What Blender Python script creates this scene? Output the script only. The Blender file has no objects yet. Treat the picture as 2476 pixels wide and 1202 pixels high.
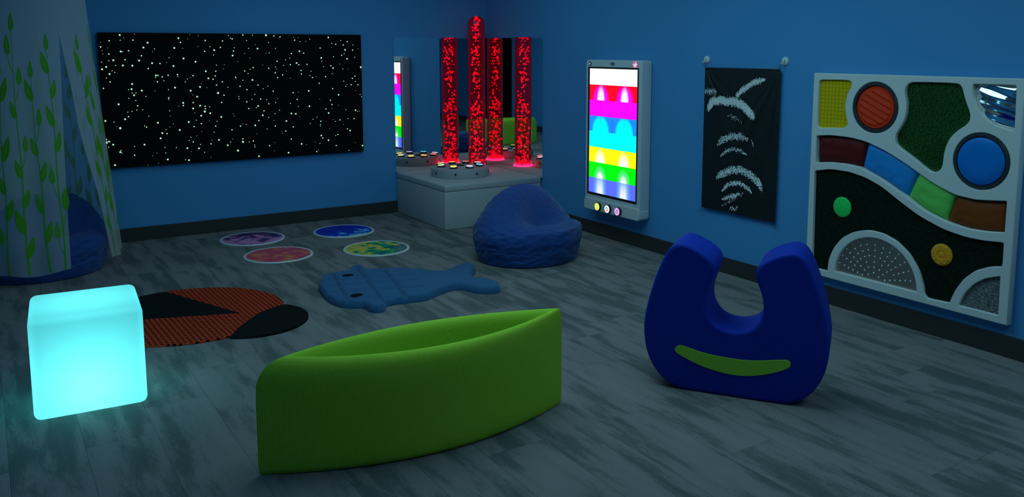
import bpy, bmesh, math, random
from mathutils import Vector, Matrix, noise as mnoise
random.seed(7)
SC = bpy.context.scene
COL = SC.collection
PI = math.pi

# ------------------------------------------------------------------ dimensions (metres)
XR, YB = 4.175, 7.155          # right wall, back wall
XL, YF = -0.27, -2.6           # left wall, wall behind the viewer
HC = 2.6                       # ceiling
TAC = {'yellow': [(0.0364, 1.1393), (0.0406, 1.1502), (0.0547, 1.155), (0.1301, 1.1561), (0.2216, 1.1577), (0.2443, 1.1549), (0.256, 1.1445), (0.258, 1.1331), (0.251, 1.1155), (0.2389, 1.0939), (0.2291, 1.0683), (0.2229, 1.0428), (0.2211, 1.0116), (0.2242, 0.9807), (0.2312, 0.9539), (0.2402, 0.9311), (0.2438, 0.9158), (0.2389, 0.8998), (0.2236, 0.8889), (0.201, 0.8859), (0.1456, 0.8828), (0.0986, 0.8792), (0.0558, 0.8747), (0.0433, 0.883), (0.0377, 0.8967)], 'turf': [(0.6297, 1.1601), (0.8546, 1.162), (0.8781, 1.1561), (0.893, 1.1398), (0.902, 1.1091), (0.9161, 1.0698), (0.9347, 1.031), (0.9436, 1.0005), (0.9387, 0.9736), (0.9198, 0.9522), (0.8803, 0.9244), (0.8456, 0.8853), (0.8273, 0.8425), (0.8185, 0.7958), (0.8169, 0.7496), (0.8113, 0.7259), (0.7956, 0.7078), (0.7718, 0.7002), (0.7471, 0.7042), (0.7109, 0.7258), (0.6477, 0.766), (0.5781, 0.8042), (0.5505, 0.8256), (0.5418, 0.8538), (0.5468, 0.8831), (0.5708, 0.9186), (0.5913, 0.9629), (0.5986, 1.0108), (0.5959, 1.0531), (0.586, 1.0857), (0.5817, 1.1138), (0.5903, 1.14), (0.6072, 1.1547)], 'mirror': [(0.9435, 1.1534), (0.9488, 1.1608), (0.9779, 1.1604), (1.0905, 1.1615), (1.1477, 1.1607), (1.154, 1.1554), (1.1565, 1.0592), (1.159, 0.9527), (1.1526, 0.948), (1.1445, 0.9473), (1.1055, 0.9554), (1.0627, 0.9691), (1.0332, 0.9868), (1.0027, 1.0133), (0.9775, 1.0432), (0.9577, 1.0766), (0.9465, 1.1105)], 'ribbon': [(0.0362, 0.8272), (0.1332, 0.8382), (0.2585, 0.8369), (0.3647, 0.8227), (0.4827, 0.785), (0.5971, 0.7337), (0.6804, 0.691), (0.7747, 0.6415), (0.8902, 0.5995), (0.9989, 0.5895), (1.1492, 0.6065), (1.1494, 0.4518), (1.0561, 0.4405), (0.962, 0.4388), (0.8442, 0.4567), (0.7328, 0.4935), (0.6224, 0.5517), (0.4932, 0.6167), (0.4194, 0.6461), (0.3363, 0.6754), (0.2366, 0.6839), (0.126, 0.6808), (0.0399, 0.6684)], 'divs': [(0.372, 0.8234), (0.3363, 0.6754), (0.6804, 0.691), (0.6224, 0.5517), (0.8965, 0.598), (0.8442, 0.4567)], 'carpet': [(0.0343, 0.619), (0.1443, 0.6419), (0.27, 0.6409), (0.3768, 0.6211), (0.481, 0.5827), (0.5973, 0.5162), (0.7089, 0.4584), (0.8409, 0.4133), (0.9651, 0.3939), (1.0594, 0.3941), (1.1496, 0.4034), (1.1504, 0.2842), (1.0913, 0.2712), (1.0237, 0.2384), (0.9678, 0.1836), (0.9294, 0.1196), (0.9084, 0.0651), (0.9015, 0.0386), (0.7765, 0.0318), (0.7593, 0.0528), (0.753, 0.0894), (0.7211, 0.1708), (0.6624, 0.2473), (0.5833, 0.3022), (0.4968, 0.3288), (0.4091, 0.3312), (0.3203, 0.3056), (0.2456, 0.2576), (0.1938, 0.1923), (0.1609, 0.1158), (0.1554, 0.0401), (0.0456, 0.0385)], 'plate': [(0.2035, 0.0481), (0.2071, 0.0977), (0.2347, 0.1729), (0.2936, 0.2367), (0.3677, 0.274), (0.4411, 0.2893), (0.5138, 0.2849), (0.5861, 0.2575), (0.6443, 0.2115), (0.6889, 0.1508), (0.7137, 0.0799), (0.7166, 0.0358)], 'grey': [(0.9474, 0.0382), (0.9732, 0.1059), (1.0171, 0.165), (1.0727, 0.2079), (1.145, 0.2352), (1.1479, 0.0397)], 'reddisc': [(0.2685, 1.0053), (0.5489, 1.0189), (0.4043, 1.1535), (0.4215, 0.8731)], 'bluedisc': [(0.8701, 0.768), (1.1493, 0.7991), (1.0042, 0.925), (1.0243, 0.6424)], 'gdot': [(0.1676, 0.4227), (0.283, 0.4409), (0.2225, 0.49), (0.2293, 0.3736)], 'odot': [(0.779, 0.2657), (0.8916, 0.289), (0.8319, 0.336), (0.8399, 0.2188)], 'studs': [(0.3424, 0.254), (0.3871, 0.2705), (0.4466, 0.28), (0.5063, 0.2721), (0.3004, 0.2262), (0.3543, 0.2265), (0.395, 0.2417), (0.4459, 0.249), (0.4968, 0.2408), (0.5523, 0.2524), (0.2655, 0.1907), (0.319, 0.2023), (0.3689, 0.1981), (0.403, 0.2113), (0.4461, 0.217), (0.4885, 0.2104), (0.537, 0.2243), (0.5928, 0.2243), (0.2886, 0.1716), (0.3389, 0.1784), (0.383, 0.17), (0.4114, 0.1803), (0.446, 0.184), (0.481, 0.1797), (0.5231, 0.1975), (0.5722, 0.1993), (0.2393, 0.1468), (0.3139, 0.1515), (0.3584, 0.1517), (0.267, 0.1332), (0.3972, 0.1405), (0.4454, 0.1517), (0.5081, 0.1683), (0.5529, 0.176), (0.6276, 0.1883), (0.2219, 0.1003), (0.2948, 0.1201), (0.3381, 0.1314), (0.3233, 0.1061), (0.3621, 0.1118), (0.4933, 0.1406), (0.5327, 0.1523), (0.6028, 0.1688), (0.2532, 0.0916), (0.411, 0.1146), (0.4455, 0.1211), (0.5773, 0.1502), (0.2827, 0.0843), (0.3123, 0.0775), (0.3872, 0.0939), (0.4783, 0.1131), (0.552, 0.1307), (0.3435, 0.0704), (0.4452, 0.0907), (0.5272, 0.1127), (0.6252, 0.1314), (0.653, 0.1442), (0.5958, 0.1186), (0.3739, 0.0637), (0.4117, 0.074), (0.5026, 0.092), (0.5674, 0.1048), (0.4778, 0.073), (0.5163, 0.0639), (0.5466, 0.0703), (0.577, 0.077), (0.6075, 0.0834), (0.638, 0.0905), (0.6682, 0.0958)]}
LPD = {'screen': [(0.0487, 1.1185), (0.6247, 1.1192), (0.6216, 0.1397), (0.0495, 0.1406)], 'bezel': [(0.0282, 1.134), (0.6382, 1.1296), (0.6345, 0.1206), (0.0292, 0.1226)], 'ledge': [(-0.0158, 0.0869), (0.6845, 0.0911)], 'buttons': [(0.193, 0.0361), (0.32, 0.0353), (0.4429, 0.0357)], 'buttonr': [(0.1572, 0.0304), (0.2167, 0.0398), (0.1865, 0.0616), (0.1876, 0.0078)], 'cam': [(0.0512, 1.1564), (0.0343, 1.1561), (0.0682, 1.1566)], 'slits': [(0.3141, 1.1658), (0.3473, 1.1662), (0.2984, 1.1565), (0.3619, 1.1574), (0.3133, 1.1465), (0.3465, 1.1471)], 'logo': [(0.5647, 1.1769), (0.6182, 1.1776), (0.5658, 1.1359), (0.6193, 1.1369)]}
STROKES = [([(0.289, 0.7761), (0.3349, 0.8138), (0.3933, 0.8515), (0.4513, 0.8735), (0.515, 0.8873)], 0.0411, 1), ([(0.0171, 0.7956), (0.0539, 0.7992), (0.0948, 0.7988)], 0.0548, 0.6), ([(0.0437, 0.6847), (0.0714, 0.7289), (0.1289, 0.7424), (0.2142, 0.7414), (0.2976, 0.7354), (0.3665, 0.7085), (0.4083, 0.6704), (0.4358, 0.6469)], 0.063, 1), ([(0.2182, 0.6479), (0.2745, 0.636), (0.344, 0.61)], 0.0301, 0.25), ([(0.1411, 0.4467), (0.1825, 0.4876), (0.2522, 0.5095), (0.3346, 0.5166), (0.3891, 0.506)], 0.0493, 0.62), ([(0.4272, 0.489), (0.447, 0.4603)], 0.0192, 0.7), ([(0.166, 0.3693), (0.2071, 0.4107), (0.2697, 0.4274), (0.3387, 0.4239), (0.3871, 0.4031)], 0.0247, 0.6), ([(0.1429, 0.2274), (0.192, 0.2603), (0.2756, 0.2917), (0.3581, 0.2964), (0.4262, 0.2789), (0.4875, 0.2406), (0.5223, 0.1943)], 0.0548, 0.7), ([(0.1896, 0.1477), (0.2378, 0.1885), (0.307, 0.2083), (0.3758, 0.205), (0.4172, 0.1848), (0.4423, 0.1624)], 0.0301, 0.8), ([(0.192, 0.089), (0.2694, 0.1111), (0.3378, 0.137)], 0.0301, 0.8), ([(0.2658, 0.0308), (0.3282, 0.0407)], 0.0274, 0.7), ([(0.1867, 0.0451), (0.2431, 0.0646), (0.3781, 0.1532)], 0.0164, 0.3)]
HOOKS = [(4.192, 1.43), (3.529, 1.428)]
STARS = [(0.861, 1.563, 3), (0.936, 1.607, 4), (0.963, 1.587, 1), (0.937, 1.568, 2), (1.026, 1.569, 3), (1.039, 1.615, 1), (1.129, 1.55, 4), (1.097, 1.513, 4), (1.176, 1.503, 2), (1.161, 1.481, 1), (0.8, 1.517, 3), (0.801, 1.552, 1), (0.847, 1.509, 1), (0.808, 1.489, 1), (0.811, 1.464, 1), (0.853, 1.464, 3), (0.936, 1.483, 4), (0.949, 1.482, 2), (0.991, 1.489, 3), (0.85, 1.414, 2), (0.881, 1.417, 4), (0.8, 1.404, 2), (0.962, 1.421, 3), (0.894, 1.378, 2), (0.945, 1.377, 4), (1.011, 1.375, 4), (0.829, 1.367, 4), (0.8, 1.35, 4), (0.868, 1.338, 2), (0.886, 1.326, 2), (0.849, 1.314, 4), (0.825, 1.284, 2), (0.85, 1.254, 3), (0.801, 1.207, 3), (1.08, 1.45, 3), (1.061, 1.414, 4), (1.153, 1.393, 4), (1.21, 1.39, 3), (1.123, 1.351, 3), (1.321, 1.51, 4), (1.355, 1.586, 4), (1.369, 1.553, 3), (1.442, 1.615, 1), (1.425, 1.581, 1), (1.506, 1.606, 1), (1.383, 1.507, 1), (1.279, 1.434, 2), (1.259, 1.397, 1), (1.386, 1.428, 4), (1.475, 1.401, 4), (1.308, 1.369, 4), (1.498, 1.522, 1), (1.176, 1.298, 4), (1.191, 1.297, 3), (1.172, 1.281, 2), (1.221, 1.286, 3), (1.265, 1.298, 3), (1.184, 1.248, 3), (1.231, 1.255, 2), (1.334, 1.302, 3), (1.336, 1.288, 2), (1.45, 1.292, 3), (1.407, 1.267, 2), (1.429, 1.278, 1), (1.39, 1.243, 2), (1.002, 1.235, 4), (0.996, 1.196, 4), (0.975, 1.192, 2), (1.068, 1.183, 4), (0.998, 1.166, 2), (1.025, 1.166, 2), (1.011, 1.149, 4), (0.973, 1.127, 2), (1.096, 1.137, 2), (1.021, 1.108, 2), (1.032, 1.066, 3), (0.899, 1.083, 4), (0.96, 1.02, 2), (0.99, 1.026, 2), (1.025, 1.035, 2), (1.066, 1.035, 2), (0.963, 0.985, 3), (0.938, 0.967, 4), (0.8, 0.96, 4), (1.108, 0.983, 2), (0.859, 0.948, 2), (0.9, 0.9, 5), (0.876, 0.915, 1), (1.171, 0.929, 4), (1.162, 1.178, 1), (1.311, 1.2, 4), (1.262, 1.185, 2), (1.261, 1.121, 3), (1.259, 1.109, 2), (1.263, 1.02, 2), (1.366, 1.078, 4), (1.366, 1.057, 3), (1.265, 0.977, 1), (1.333, 1.053, 1), (1.074, 0.91, 2), (1.087, 0.898, 3), (1.284, 0.915, 1), (1.33, 0.864, 4), (1.199, 0.846, 4), (1.234, 0.84, 3), (1.229, 0.872, 2), (1.258, 0.89, 1), (1.185, 0.806, 4), (1.214, 0.733, 2), (1.217, 0.688, 2), (1.298, 0.725, 2), (1.065, 0.763, 4), (0.993, 0.754, 2), (0.99, 0.685, 3), (0.89, 0.716, 4), (0.896, 0.729, 2), (0.9, 0.708, 2), (0.8, 0.798, 4), (0.8, 0.818, 3), (0.817, 0.801, 4), (0.8, 0.789, 3), (0.844, 0.776, 4), (0.812, 0.758, 2), (0.848, 0.618, 4), (1.082, 0.602, 1), (1.159, 0.61, 1), (1.229, 0.635, 4), (1.12, 0.672, 1), (1.152, 0.692, 1), (1.362, 0.623, 2), (1.388, 0.618, 4), (1.38, 0.715, 4), (1.469, 0.708, 4), (1.511, 0.674, 2), (1.409, 0.685, 1), (1.412, 0.801, 2), (1.398, 0.776, 2), (1.427, 0.763, 3), (1.482, 0.739, 2), (1.457, 0.81, 1), (1.496, 0.843, 1), (1.439, 0.886, 3), (1.497, 0.907, 3), (1.401, 0.924, 4), (1.458, 0.936, 2), (1.498, 0.971, 4), (1.527, 1.003, 5), (1.532, 1.025, 3), (1.532, 1.045, 3), (1.569, 0.988, 4), (1.567, 1.039, 2), (1.493, 1.051, 4), (1.442, 1.078, 3), (1.439, 1.031, 4), (1.45, 0.996, 1), (1.474, 1.124, 4), (1.427, 1.173, 4), (1.443, 1.139, 1), (1.5, 1.201, 4), (1.512, 1.228, 1), (1.553, 1.194, 1), (1.55, 1.325, 4), (1.567, 1.268, 4), (1.603, 1.26, 3), (1.621, 1.287, 3), (1.627, 1.324, 3), (1.635, 1.373, 2), (1.696, 1.375, 1), (1.689, 1.343, 1), (1.675, 1.238, 3), (1.716, 1.193, 2), (1.628, 1.213, 3), (1.637, 1.149, 5), (1.683, 1.129, 3), (1.662, 1.072, 3), (1.654, 0.954, 4), (1.619, 0.92, 2), (1.606, 0.882, 3), (1.592, 0.833, 2), (1.627, 0.768, 4), (1.695, 0.72, 4), (1.719, 0.746, 2), (1.564, 0.739, 3), (1.571, 0.772, 1), (1.558, 0.629, 1), (1.775, 0.671, 5), (1.734, 0.845, 3), (1.751, 0.976, 1), (1.757, 0.958, 1), (1.56, 0.926, 1), (1.549, 1.483, 3), (1.557, 1.569, 3), (1.591, 1.521, 2), (1.622, 1.493, 4), (1.615, 1.455, 2), (1.671, 1.514, 3), (1.69, 1.566, 3), (1.738, 1.611, 2), (1.753, 1.59, 2), (1.767, 1.583, 3), (1.781, 1.513, 2), (1.773, 1.485, 3), (1.765, 1.449, 4), (1.854, 1.615, 3), (1.931, 1.615, 2), (1.882, 1.571, 2), (1.895, 1.507, 2), (1.861, 1.467, 1), (1.903, 1.428, 1), (1.804, 1.4, 1), (1.968, 1.505, 4), (2.042, 1.615, 5), (2.107, 1.61, 3), (2.061, 1.555, 2), (2.117, 1.506, 2), (2.035, 1.468, 1), (2.064, 1.47, 2), (2.158, 1.602, 3), (1.95, 1.537, 1), (1.926, 1.35, 3), (1.9, 1.338, 2), (1.857, 1.323, 3), (1.883, 1.302, 2), (2.004, 1.369, 1), (2.054, 1.343, 3), (1.781, 1.273, 3), (1.785, 1.264, 1), (1.838, 1.248, 2), (1.916, 1.249, 4), (1.961, 1.206, 3), (2.001, 1.174, 2), (2.04, 1.195, 2), (1.814, 1.199, 3), (1.868, 1.17, 3), (1.801, 1.115, 2), (1.802, 1.096, 2), (1.863, 1.07, 3), (1.907, 1.089, 2), (1.931, 1.13, 2), (1.978, 1.089, 3), (2.028, 1.083, 2), (2.043, 1.048, 3), (1.954, 1.032, 4), (1.938, 1.018, 2), (1.876, 1.014, 3), (2.001, 0.99, 3), (1.989, 0.954, 4), (2.038, 0.934, 2), (1.956, 0.911, 3), (1.924, 0.872, 4), (1.852, 0.884, 2), (1.804, 0.872, 3), (1.824, 0.889, 1), (2.021, 0.837, 2), (2.091, 0.859, 3), (2.079, 0.905, 1), (2.092, 0.963, 2), (2.131, 0.99, 2), (2.1, 1.057, 2), (2.12, 1.09, 1), (2.084, 1.152, 3), (2.126, 1.4, 3), (2.111, 1.353, 2), (2.118, 1.336, 1), (2.108, 1.306, 3), (2.125, 1.264, 3), (2.168, 1.286, 3), (2.178, 1.366, 2), (2.197, 1.412, 2), (2.234, 1.426, 2), (2.249, 1.464, 3), (2.236, 1.371, 3), (2.291, 1.384, 4), (2.31, 1.37, 3), (2.319, 1.483, 4), (2.355, 1.467, 3), (2.281, 1.576, 3), (2.325, 1.564, 2), (2.273, 1.599, 1), (2.311, 1.596, 1), (2.376, 1.567, 1), (2.412, 1.584, 2), (2.381, 1.372, 3), (2.327, 1.321, 3), (2.329, 1.291, 3), (2.232, 1.257, 1), (2.414, 1.314, 2), (2.404, 1.277, 2), (2.425, 1.259, 3), (2.459, 1.269, 1), (2.202, 1.317, 1), (2.253, 1.134, 3), (2.299, 1.137, 1), (2.285, 1.077, 3), (2.226, 1.044, 2), (2.293, 1.017, 2), (2.231, 0.959, 4), (2.269, 0.954, 4), (2.301, 0.929, 1), (2.186, 0.897, 4), (2.244, 0.844, 3), (2.179, 0.812, 3), (2.146, 0.809, 1), (2.15, 0.79, 1), (2.223, 0.741, 3), (2.311, 0.694, 4), (2.355, 0.686, 1), (2.195, 0.626, 4), (2.036, 0.695, 3), (2.082, 0.719, 1), (2.075, 0.65, 1), (1.945, 0.612, 4), (1.903, 0.743, 3), (1.869, 0.737, 2), (1.818, 0.74, 5), (1.818, 0.765, 3), (1.913, 0.708, 2), (1.915, 0.693, 2), (1.936, 0.801, 1), (1.737, 0.77, 1), (2.389, 1.146, 4), (2.39, 1.015, 4), (2.483, 1.071, 1), (2.483, 1.209, 3), (2.542, 1.265, 3), (2.611, 1.338, 4), (2.592, 1.358, 3), (2.604, 1.29, 2), (2.526, 1.351, 2), (2.511, 1.396, 2), (2.508, 1.426, 4), (2.501, 1.51, 3), (2.576, 1.601, 4), (2.605, 1.55, 2), (2.641, 1.543, 3), (2.601, 1.517, 1), (2.688, 1.575, 2), (2.747, 1.566, 3), (2.709, 1.537, 3), (2.725, 1.495, 4), (2.716, 1.461, 2), (2.693, 1.448, 3), (2.741, 1.417, 4), (2.794, 1.492, 3), (2.798, 1.537, 2), (2.842, 1.504, 1), (2.812, 1.43, 2), (2.617, 1.436, 2), (2.672, 1.373, 1), (2.699, 1.329, 2), (2.749, 1.326, 1), (2.867, 1.343, 5), (2.809, 1.265, 3), (2.785, 1.246, 3), (2.841, 1.241, 1), (2.812, 1.219, 2), (2.704, 1.223, 2), (2.773, 1.19, 3), (2.835, 1.189, 3), (2.722, 1.178, 2), (2.732, 1.193, 1), (2.853, 1.102, 2), (2.867, 1.083, 2), (2.812, 1.138, 1), (2.602, 1.16, 3), (2.654, 1.105, 4), (2.579, 1.06, 3), (2.592, 1.022, 3), (2.65, 1.014, 1), (2.536, 0.986, 3), (2.56, 0.95, 4), (2.589, 0.988, 1), (2.718, 0.973, 2), (2.807, 0.965, 4), (2.826, 0.955, 2), (2.843, 0.954, 1), (2.792, 0.89, 3), (2.734, 0.894, 2), (2.661, 0.885, 3), (2.618, 0.874, 2), (2.598, 0.891, 1), (2.418, 0.902, 2), (2.454, 0.918, 2), (2.487, 0.881, 3), (2.483, 0.855, 2), (2.482, 0.84, 2), (2.393, 0.865, 2), (2.564, 0.815, 1), (2.638, 0.757, 3), (2.617, 0.749, 2), (2.488, 0.757, 4), (2.5, 0.735, 3), (2.551, 0.712, 4), (2.473, 0.689, 2), (2.429, 0.705, 1), (2.62, 0.661, 3), (2.443, 0.619, 3), (2.457, 0.632, 1), (2.737, 0.611, 2), (2.727, 0.803, 3), (2.752, 0.787, 4), (2.865, 0.646, 4), (2.797, 0.677, 1), (2.69, 0.843, 1)]
WHALE = [(1.711, 5.03), (1.755, 5.145), (1.805, 5.225), (1.863, 5.265), (1.915, 5.259), (1.994, 5.252), (2.006, 5.272), (2.045, 5.349), (2.084, 5.365), (2.122, 5.341), (2.129, 5.295), (2.106, 5.237), (2.151, 5.208), (2.266, 5.167), (2.351, 5.104), (2.413, 5.032), (2.483, 4.94), (2.537, 4.894), (2.622, 4.96), (2.685, 5.003), (2.747, 5.005), (2.787, 4.967), (2.78, 4.921), (2.743, 4.862), (2.679, 4.784), (2.627, 4.701), (2.632, 4.623), (2.683, 4.595), (2.693, 4.481), (2.673, 4.417), (2.637, 4.372), (2.584, 4.379), (2.516, 4.422), (2.49, 4.49), (2.47, 4.554), (2.428, 4.58), (2.34, 4.551), (2.242, 4.499), (2.172, 4.463), (2.095, 4.481), (1.935, 4.5), (1.913, 4.445), (1.874, 4.397), (1.836, 4.401), (1.811, 4.437), (1.811, 4.495), (1.813, 4.529), (1.776, 4.547), (1.714, 4.593), (1.679, 4.669), (1.676, 4.795), (1.697, 4.945)]
SMILE = [(-0.053, 0.203), (-0.027, 0.203), (0.053, 0.182), (0.16, 0.175), (0.23, 0.174), (0.298, 0.182), (0.399, 0.202), (0.416, 0.197), (0.422, 0.183), (0.414, 0.164), (0.334, 0.127), (0.246, 0.104), (0.162, 0.101), (0.055, 0.119), (-0.018, 0.146), (-0.063, 0.166), (-0.072, 0.182), (-0.065, 0.196)]


# ------------------------------------------------------------------ node helpers
class NT:
    def __init__(s, m):
        s.t = m.node_tree; s.n = s.t.nodes
    def add(s, kind, inputs=None, **kw):
        nd = s.n.new(kind)
        for k, v in kw.items(): setattr(nd, k, v)
        for k, v in (inputs or {}).items():
            if isinstance(v, bpy.types.NodeSocket): s.t.links.new(v, nd.inputs[k])
            else: nd.inputs[k].default_value = v
        return nd
    def math(s, op, a, b=None, c=None, clamp=False):
        d = {0: a}
        if b is not None: d[1] = b
        if c is not None: d[2] = c
        return s.add('ShaderNodeMath', d, operation=op, use_clamp=clamp).outputs[0]
    def mixc(s, f, a, b):
        nd = s.n.new('ShaderNodeMix'); nd.data_type = 'RGBA'
        for i, v in ((0, f), (6, a), (7, b)):
            if isinstance(v, bpy.types.NodeSocket): s.t.links.new(v, nd.inputs[i])
            else: nd.inputs[i].default_value = v if i == 0 else c4(v)
        return nd.outputs[2]
    def ramp(s, f, stops, interp='LINEAR'):
        nd = s.n.new('ShaderNodeValToRGB'); s.t.links.new(f, nd.inputs[0])
        cr = nd.color_ramp; cr.interpolation = interp
        while len(cr.elements) < len(stops): cr.elements.new(.5)
        for e, (p, c) in zip(cr.elements, stops): e.position = p; e.color = c4(c)
        return nd.outputs[0]
    def obj(s): return s.add('ShaderNodeTexCoord').outputs['Object']
    def noise(s, vec, scale, detail=2, rough=.5):
        return s.add('ShaderNodeTexNoise', {'Vector': vec, 'Scale': scale, 'Detail': detail, 'Roughness': rough}).outputs['Fac']
    def bump(s, h, strength=.3, dist=.01):
        return s.add('ShaderNodeBump', {'Height': h, 'Strength': strength, 'Distance': dist}).outputs[0]
    def out(s, sh): s.t.links.new(sh, s.n['Material Output'].inputs[0])

def c4(c): return tuple(c) if len(c) == 4 else (c[0], c[1], c[2], 1.0)
def newmat(name):
    m = bpy.data.materials.new(name); m.use_nodes = True
    nt = NT(m); return m, nt, nt.n['Principled BSDF']
def P(name, col, rough=.6, metal=0., spec=.5, bump=None, sheen=0., emit=None, estr=0., coat=0., vary=0.):
    m, nt, b = newmat(name)
    b.inputs['Base Color'].default_value = c4(col)
    b.inputs['Roughness'].default_value = rough
    b.inputs['Metallic'].default_value = metal
    b.inputs['Specular IOR Level'].default_value = spec
    b.inputs['Coat Weight'].default_value = coat
    b.inputs['Sheen Weight'].default_value = sheen
    if emit:
        b.inputs['Emission Color'].default_value = c4(emit); b.inputs['Emission Strength'].default_value = estr
    o = None
    if bump or vary: o = nt.obj()
    if vary:
        f = nt.noise(o, 6, 3)
        k = 1 - vary
        nt.t.links.new(nt.mixc(f, [c*k for c in col[:3]], [min(1, c*(1+vary)) for c in col[:3]]), b.inputs['Base Color'])
    if bump:
        sc, st, di = bump
        nt.t.links.new(nt.bump(nt.noise(o, sc, 3), st, di), b.inputs['Normal'])
    return m
def weave(name, col, scale, st=.5, dist=.003, rough=.8, sheen=.15, dark=.75):
    """woven upholstery: little raised knots on a diagonal lattice"""
    m, nt, b = newmat(name)
    o = nt.obj()
    sp = nt.add('ShaderNodeSeparateXYZ', {0: o}); x, y, z = sp.outputs
    a = nt.math('ADD', x, y)
    p = nt.math('SINE', nt.math('MULTIPLY', nt.math('ADD', a, z), scale))
    q = nt.math('SINE', nt.math('MULTIPLY', nt.math('SUBTRACT', a, z), scale))
    h = nt.math('MULTIPLY', p, q)
    h01 = nt.math('MULTIPLY_ADD', h, .5, .5)
    nt.t.links.new(nt.mixc(h01, [c*dark for c in col], col), b.inputs['Base Color'])
    b.inputs['Roughness'].default_value = rough; b.inputs['Sheen Weight'].default_value = sheen
    b.inputs['Specular IOR Level'].default_value = .25
    nt.t.links.new(nt.bump(h01, st, dist), b.inputs['Normal'])
    return m
def emis(name, col, st):
    m, nt, b = newmat(name)
    b.inputs['Base Color'].default_value = (.02, .02, .02, 1); b.inputs['Emission Color'].default_value = c4(col)
    b.inputs['Emission Strength'].default_value = st
    b.inputs['Roughness'].default_value = .4
    return m

# ------------------------------------------------------------------ object helpers
def tag(o, label=None, cat=None, group=None, kind=None):
    if label: o['label'] = label
    if cat: o['category'] = cat
    if group: o['group'] = group
    if kind: o['kind'] = kind
    return o
def thing(name, label, cat, loc=(0, 0, 0), rot=None, group=None):
    o = bpy.data.objects.new(name, None); COL.objects.link(o)
    o.empty_display_size = .1
    if rot is None: o.location = loc
    else: o.matrix_world = Matrix.Translation(loc) @ rot.to_4x4()
    return tag(o, label, cat, group)
def obj(name, bm, mats, parent=None, smooth=None, label=None):
    me = bpy.data.meshes.new(name)
    if isinstance(bm, bmesh.types.BMesh): bm.normal_update(); bm.to_mesh(me); bm.free()
    else: me = bm; me.name = name
    if not isinstance(mats, (list, tuple)): mats = [mats]
    if len(me.materials): me.materials.clear()
    for m in mats: me.materials.append(m)
    o = bpy.data.objects.new(name, me); COL.objects.link(o)
    if parent: o.parent = parent
    if smooth is not None:
        for p in me.polygons: p.use_smooth = True
        if smooth < 180: me.set_sharp_from_angle(angle=math.radians(smooth))
    if label: o['label'] = label
    return o
def cols(x, y, z): return Matrix((x, y, z)).transposed()
ROT_RIGHT = cols((0, -1, 0), (0, 0, 1), (-1, 0, 0))   # local u along the right wall towards the viewer, v up, w into the room
ROT_BACK = cols((1, 0, 0), (0, 0, 1), (0, -1, 0))

def bm_box(bm, a, b, bevel=0., seg=3):
    x0, y0, z0 = a; x1, y1, z1 = b
    v = [bm.verts.new(p) for p in ((x0,y0,z0),(x1,y0,z0),(x1,y1,z0),(x0,y1,z0),(x0,y0,z1),(x1,y0,z1),(x1,y1,z1),(x0,y1,z1))]
    f = [bm.faces.new([v[i] for i in q]) for q in ((3,2,1,0),(4,5,6,7),(0,1,5,4),(1,2,6,5),(2,3,7,6),(3,0,4,7))]
    if bevel:
        es = {e for g in f for e in g.edges}
        bmesh.ops.bevel(bm, geom=list(es), offset=bevel, segments=seg, profile=.5, affect='EDGES')
    return bm
def box(a, b, bevel=0., seg=3): return bm_box(bmesh.new(), a, b, bevel, seg)
def lathe(bm, prof, n=48, axis='Z', c=(0, 0, 0), close=False):
    """prof: list of (r, h); r = 0 allowed at the ends"""
    rings = []
    for r, h in prof:
        if r < 1e-6: rings.append([bm.verts.new((0, 0, h))])
        else: rings.append([bm.verts.new((r*math.cos(2*PI*i/n), r*math.sin(2*PI*i/n), h)) for i in range(n)])
    pairs = list(zip(rings, rings[1:]))
    if close: pairs.append((rings[-1], rings[0]))
    for A, B in pairs:
        for i in range(n):
            j = (i+1) % n
            q = [A[i % len(A)], A[j % len(A)], B[j % len(B)], B[i % len(B)]]
            u = []
            for w in q:
                if w not in u: u.append(w)
            if len(u) > 2: bm.faces.new(u)
    for r in rings:
        for w in r: w.co += Vector(c)
    return bm
def lat(prof, n=48, c=(0, 0, 0), close=False): return lathe(bmesh.new(), prof, n, c=c, close=close)
def tube(bm, pts, r, n=8, cyc=False):
    pts = [Vector(p) for p in pts]; N = len(pts); rings = []
    up = None
    for i, p in enumerate(pts):
        a = pts[(i-1) % N] if (cyc or i > 0) else p
        b = pts[(i+1) % N] if (cyc or i < N-1) else p
        t = (b-a).normalized()
        if up is None: up = t.orthogonal().normalized()
        up = (up - t*up.dot(t)).normalized(); s = t.cross(up)
        rings.append([bm.verts.new(p + (up*math.cos(2*PI*k/n) + s*math.sin(2*PI*k/n))*r) for k in range(n)])
    for i in range(N if cyc else N-1):
        A, B = rings[i], rings[(i+1) % N]
        for k in range(n): bm.faces.new((A[k], A[(k+1) % n], B[(k+1) % n], B[k]))
    if not cyc:
        bm.faces.new(rings[0][::-1]); bm.faces.new(rings[-1])
    return bm
def chaikin(p, it=2):
    for _ in range(it):
        q = []
        for i in range(len(p)):
            a, b = p[i], p[(i+1) % len(p)]
            q.append((a[0]*.75+b[0]*.25, a[1]*.75+b[1]*.25)); q.append((a[0]*.25+b[0]*.75, a[1]*.25+b[1]*.75))
        p = q
    return p
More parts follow.
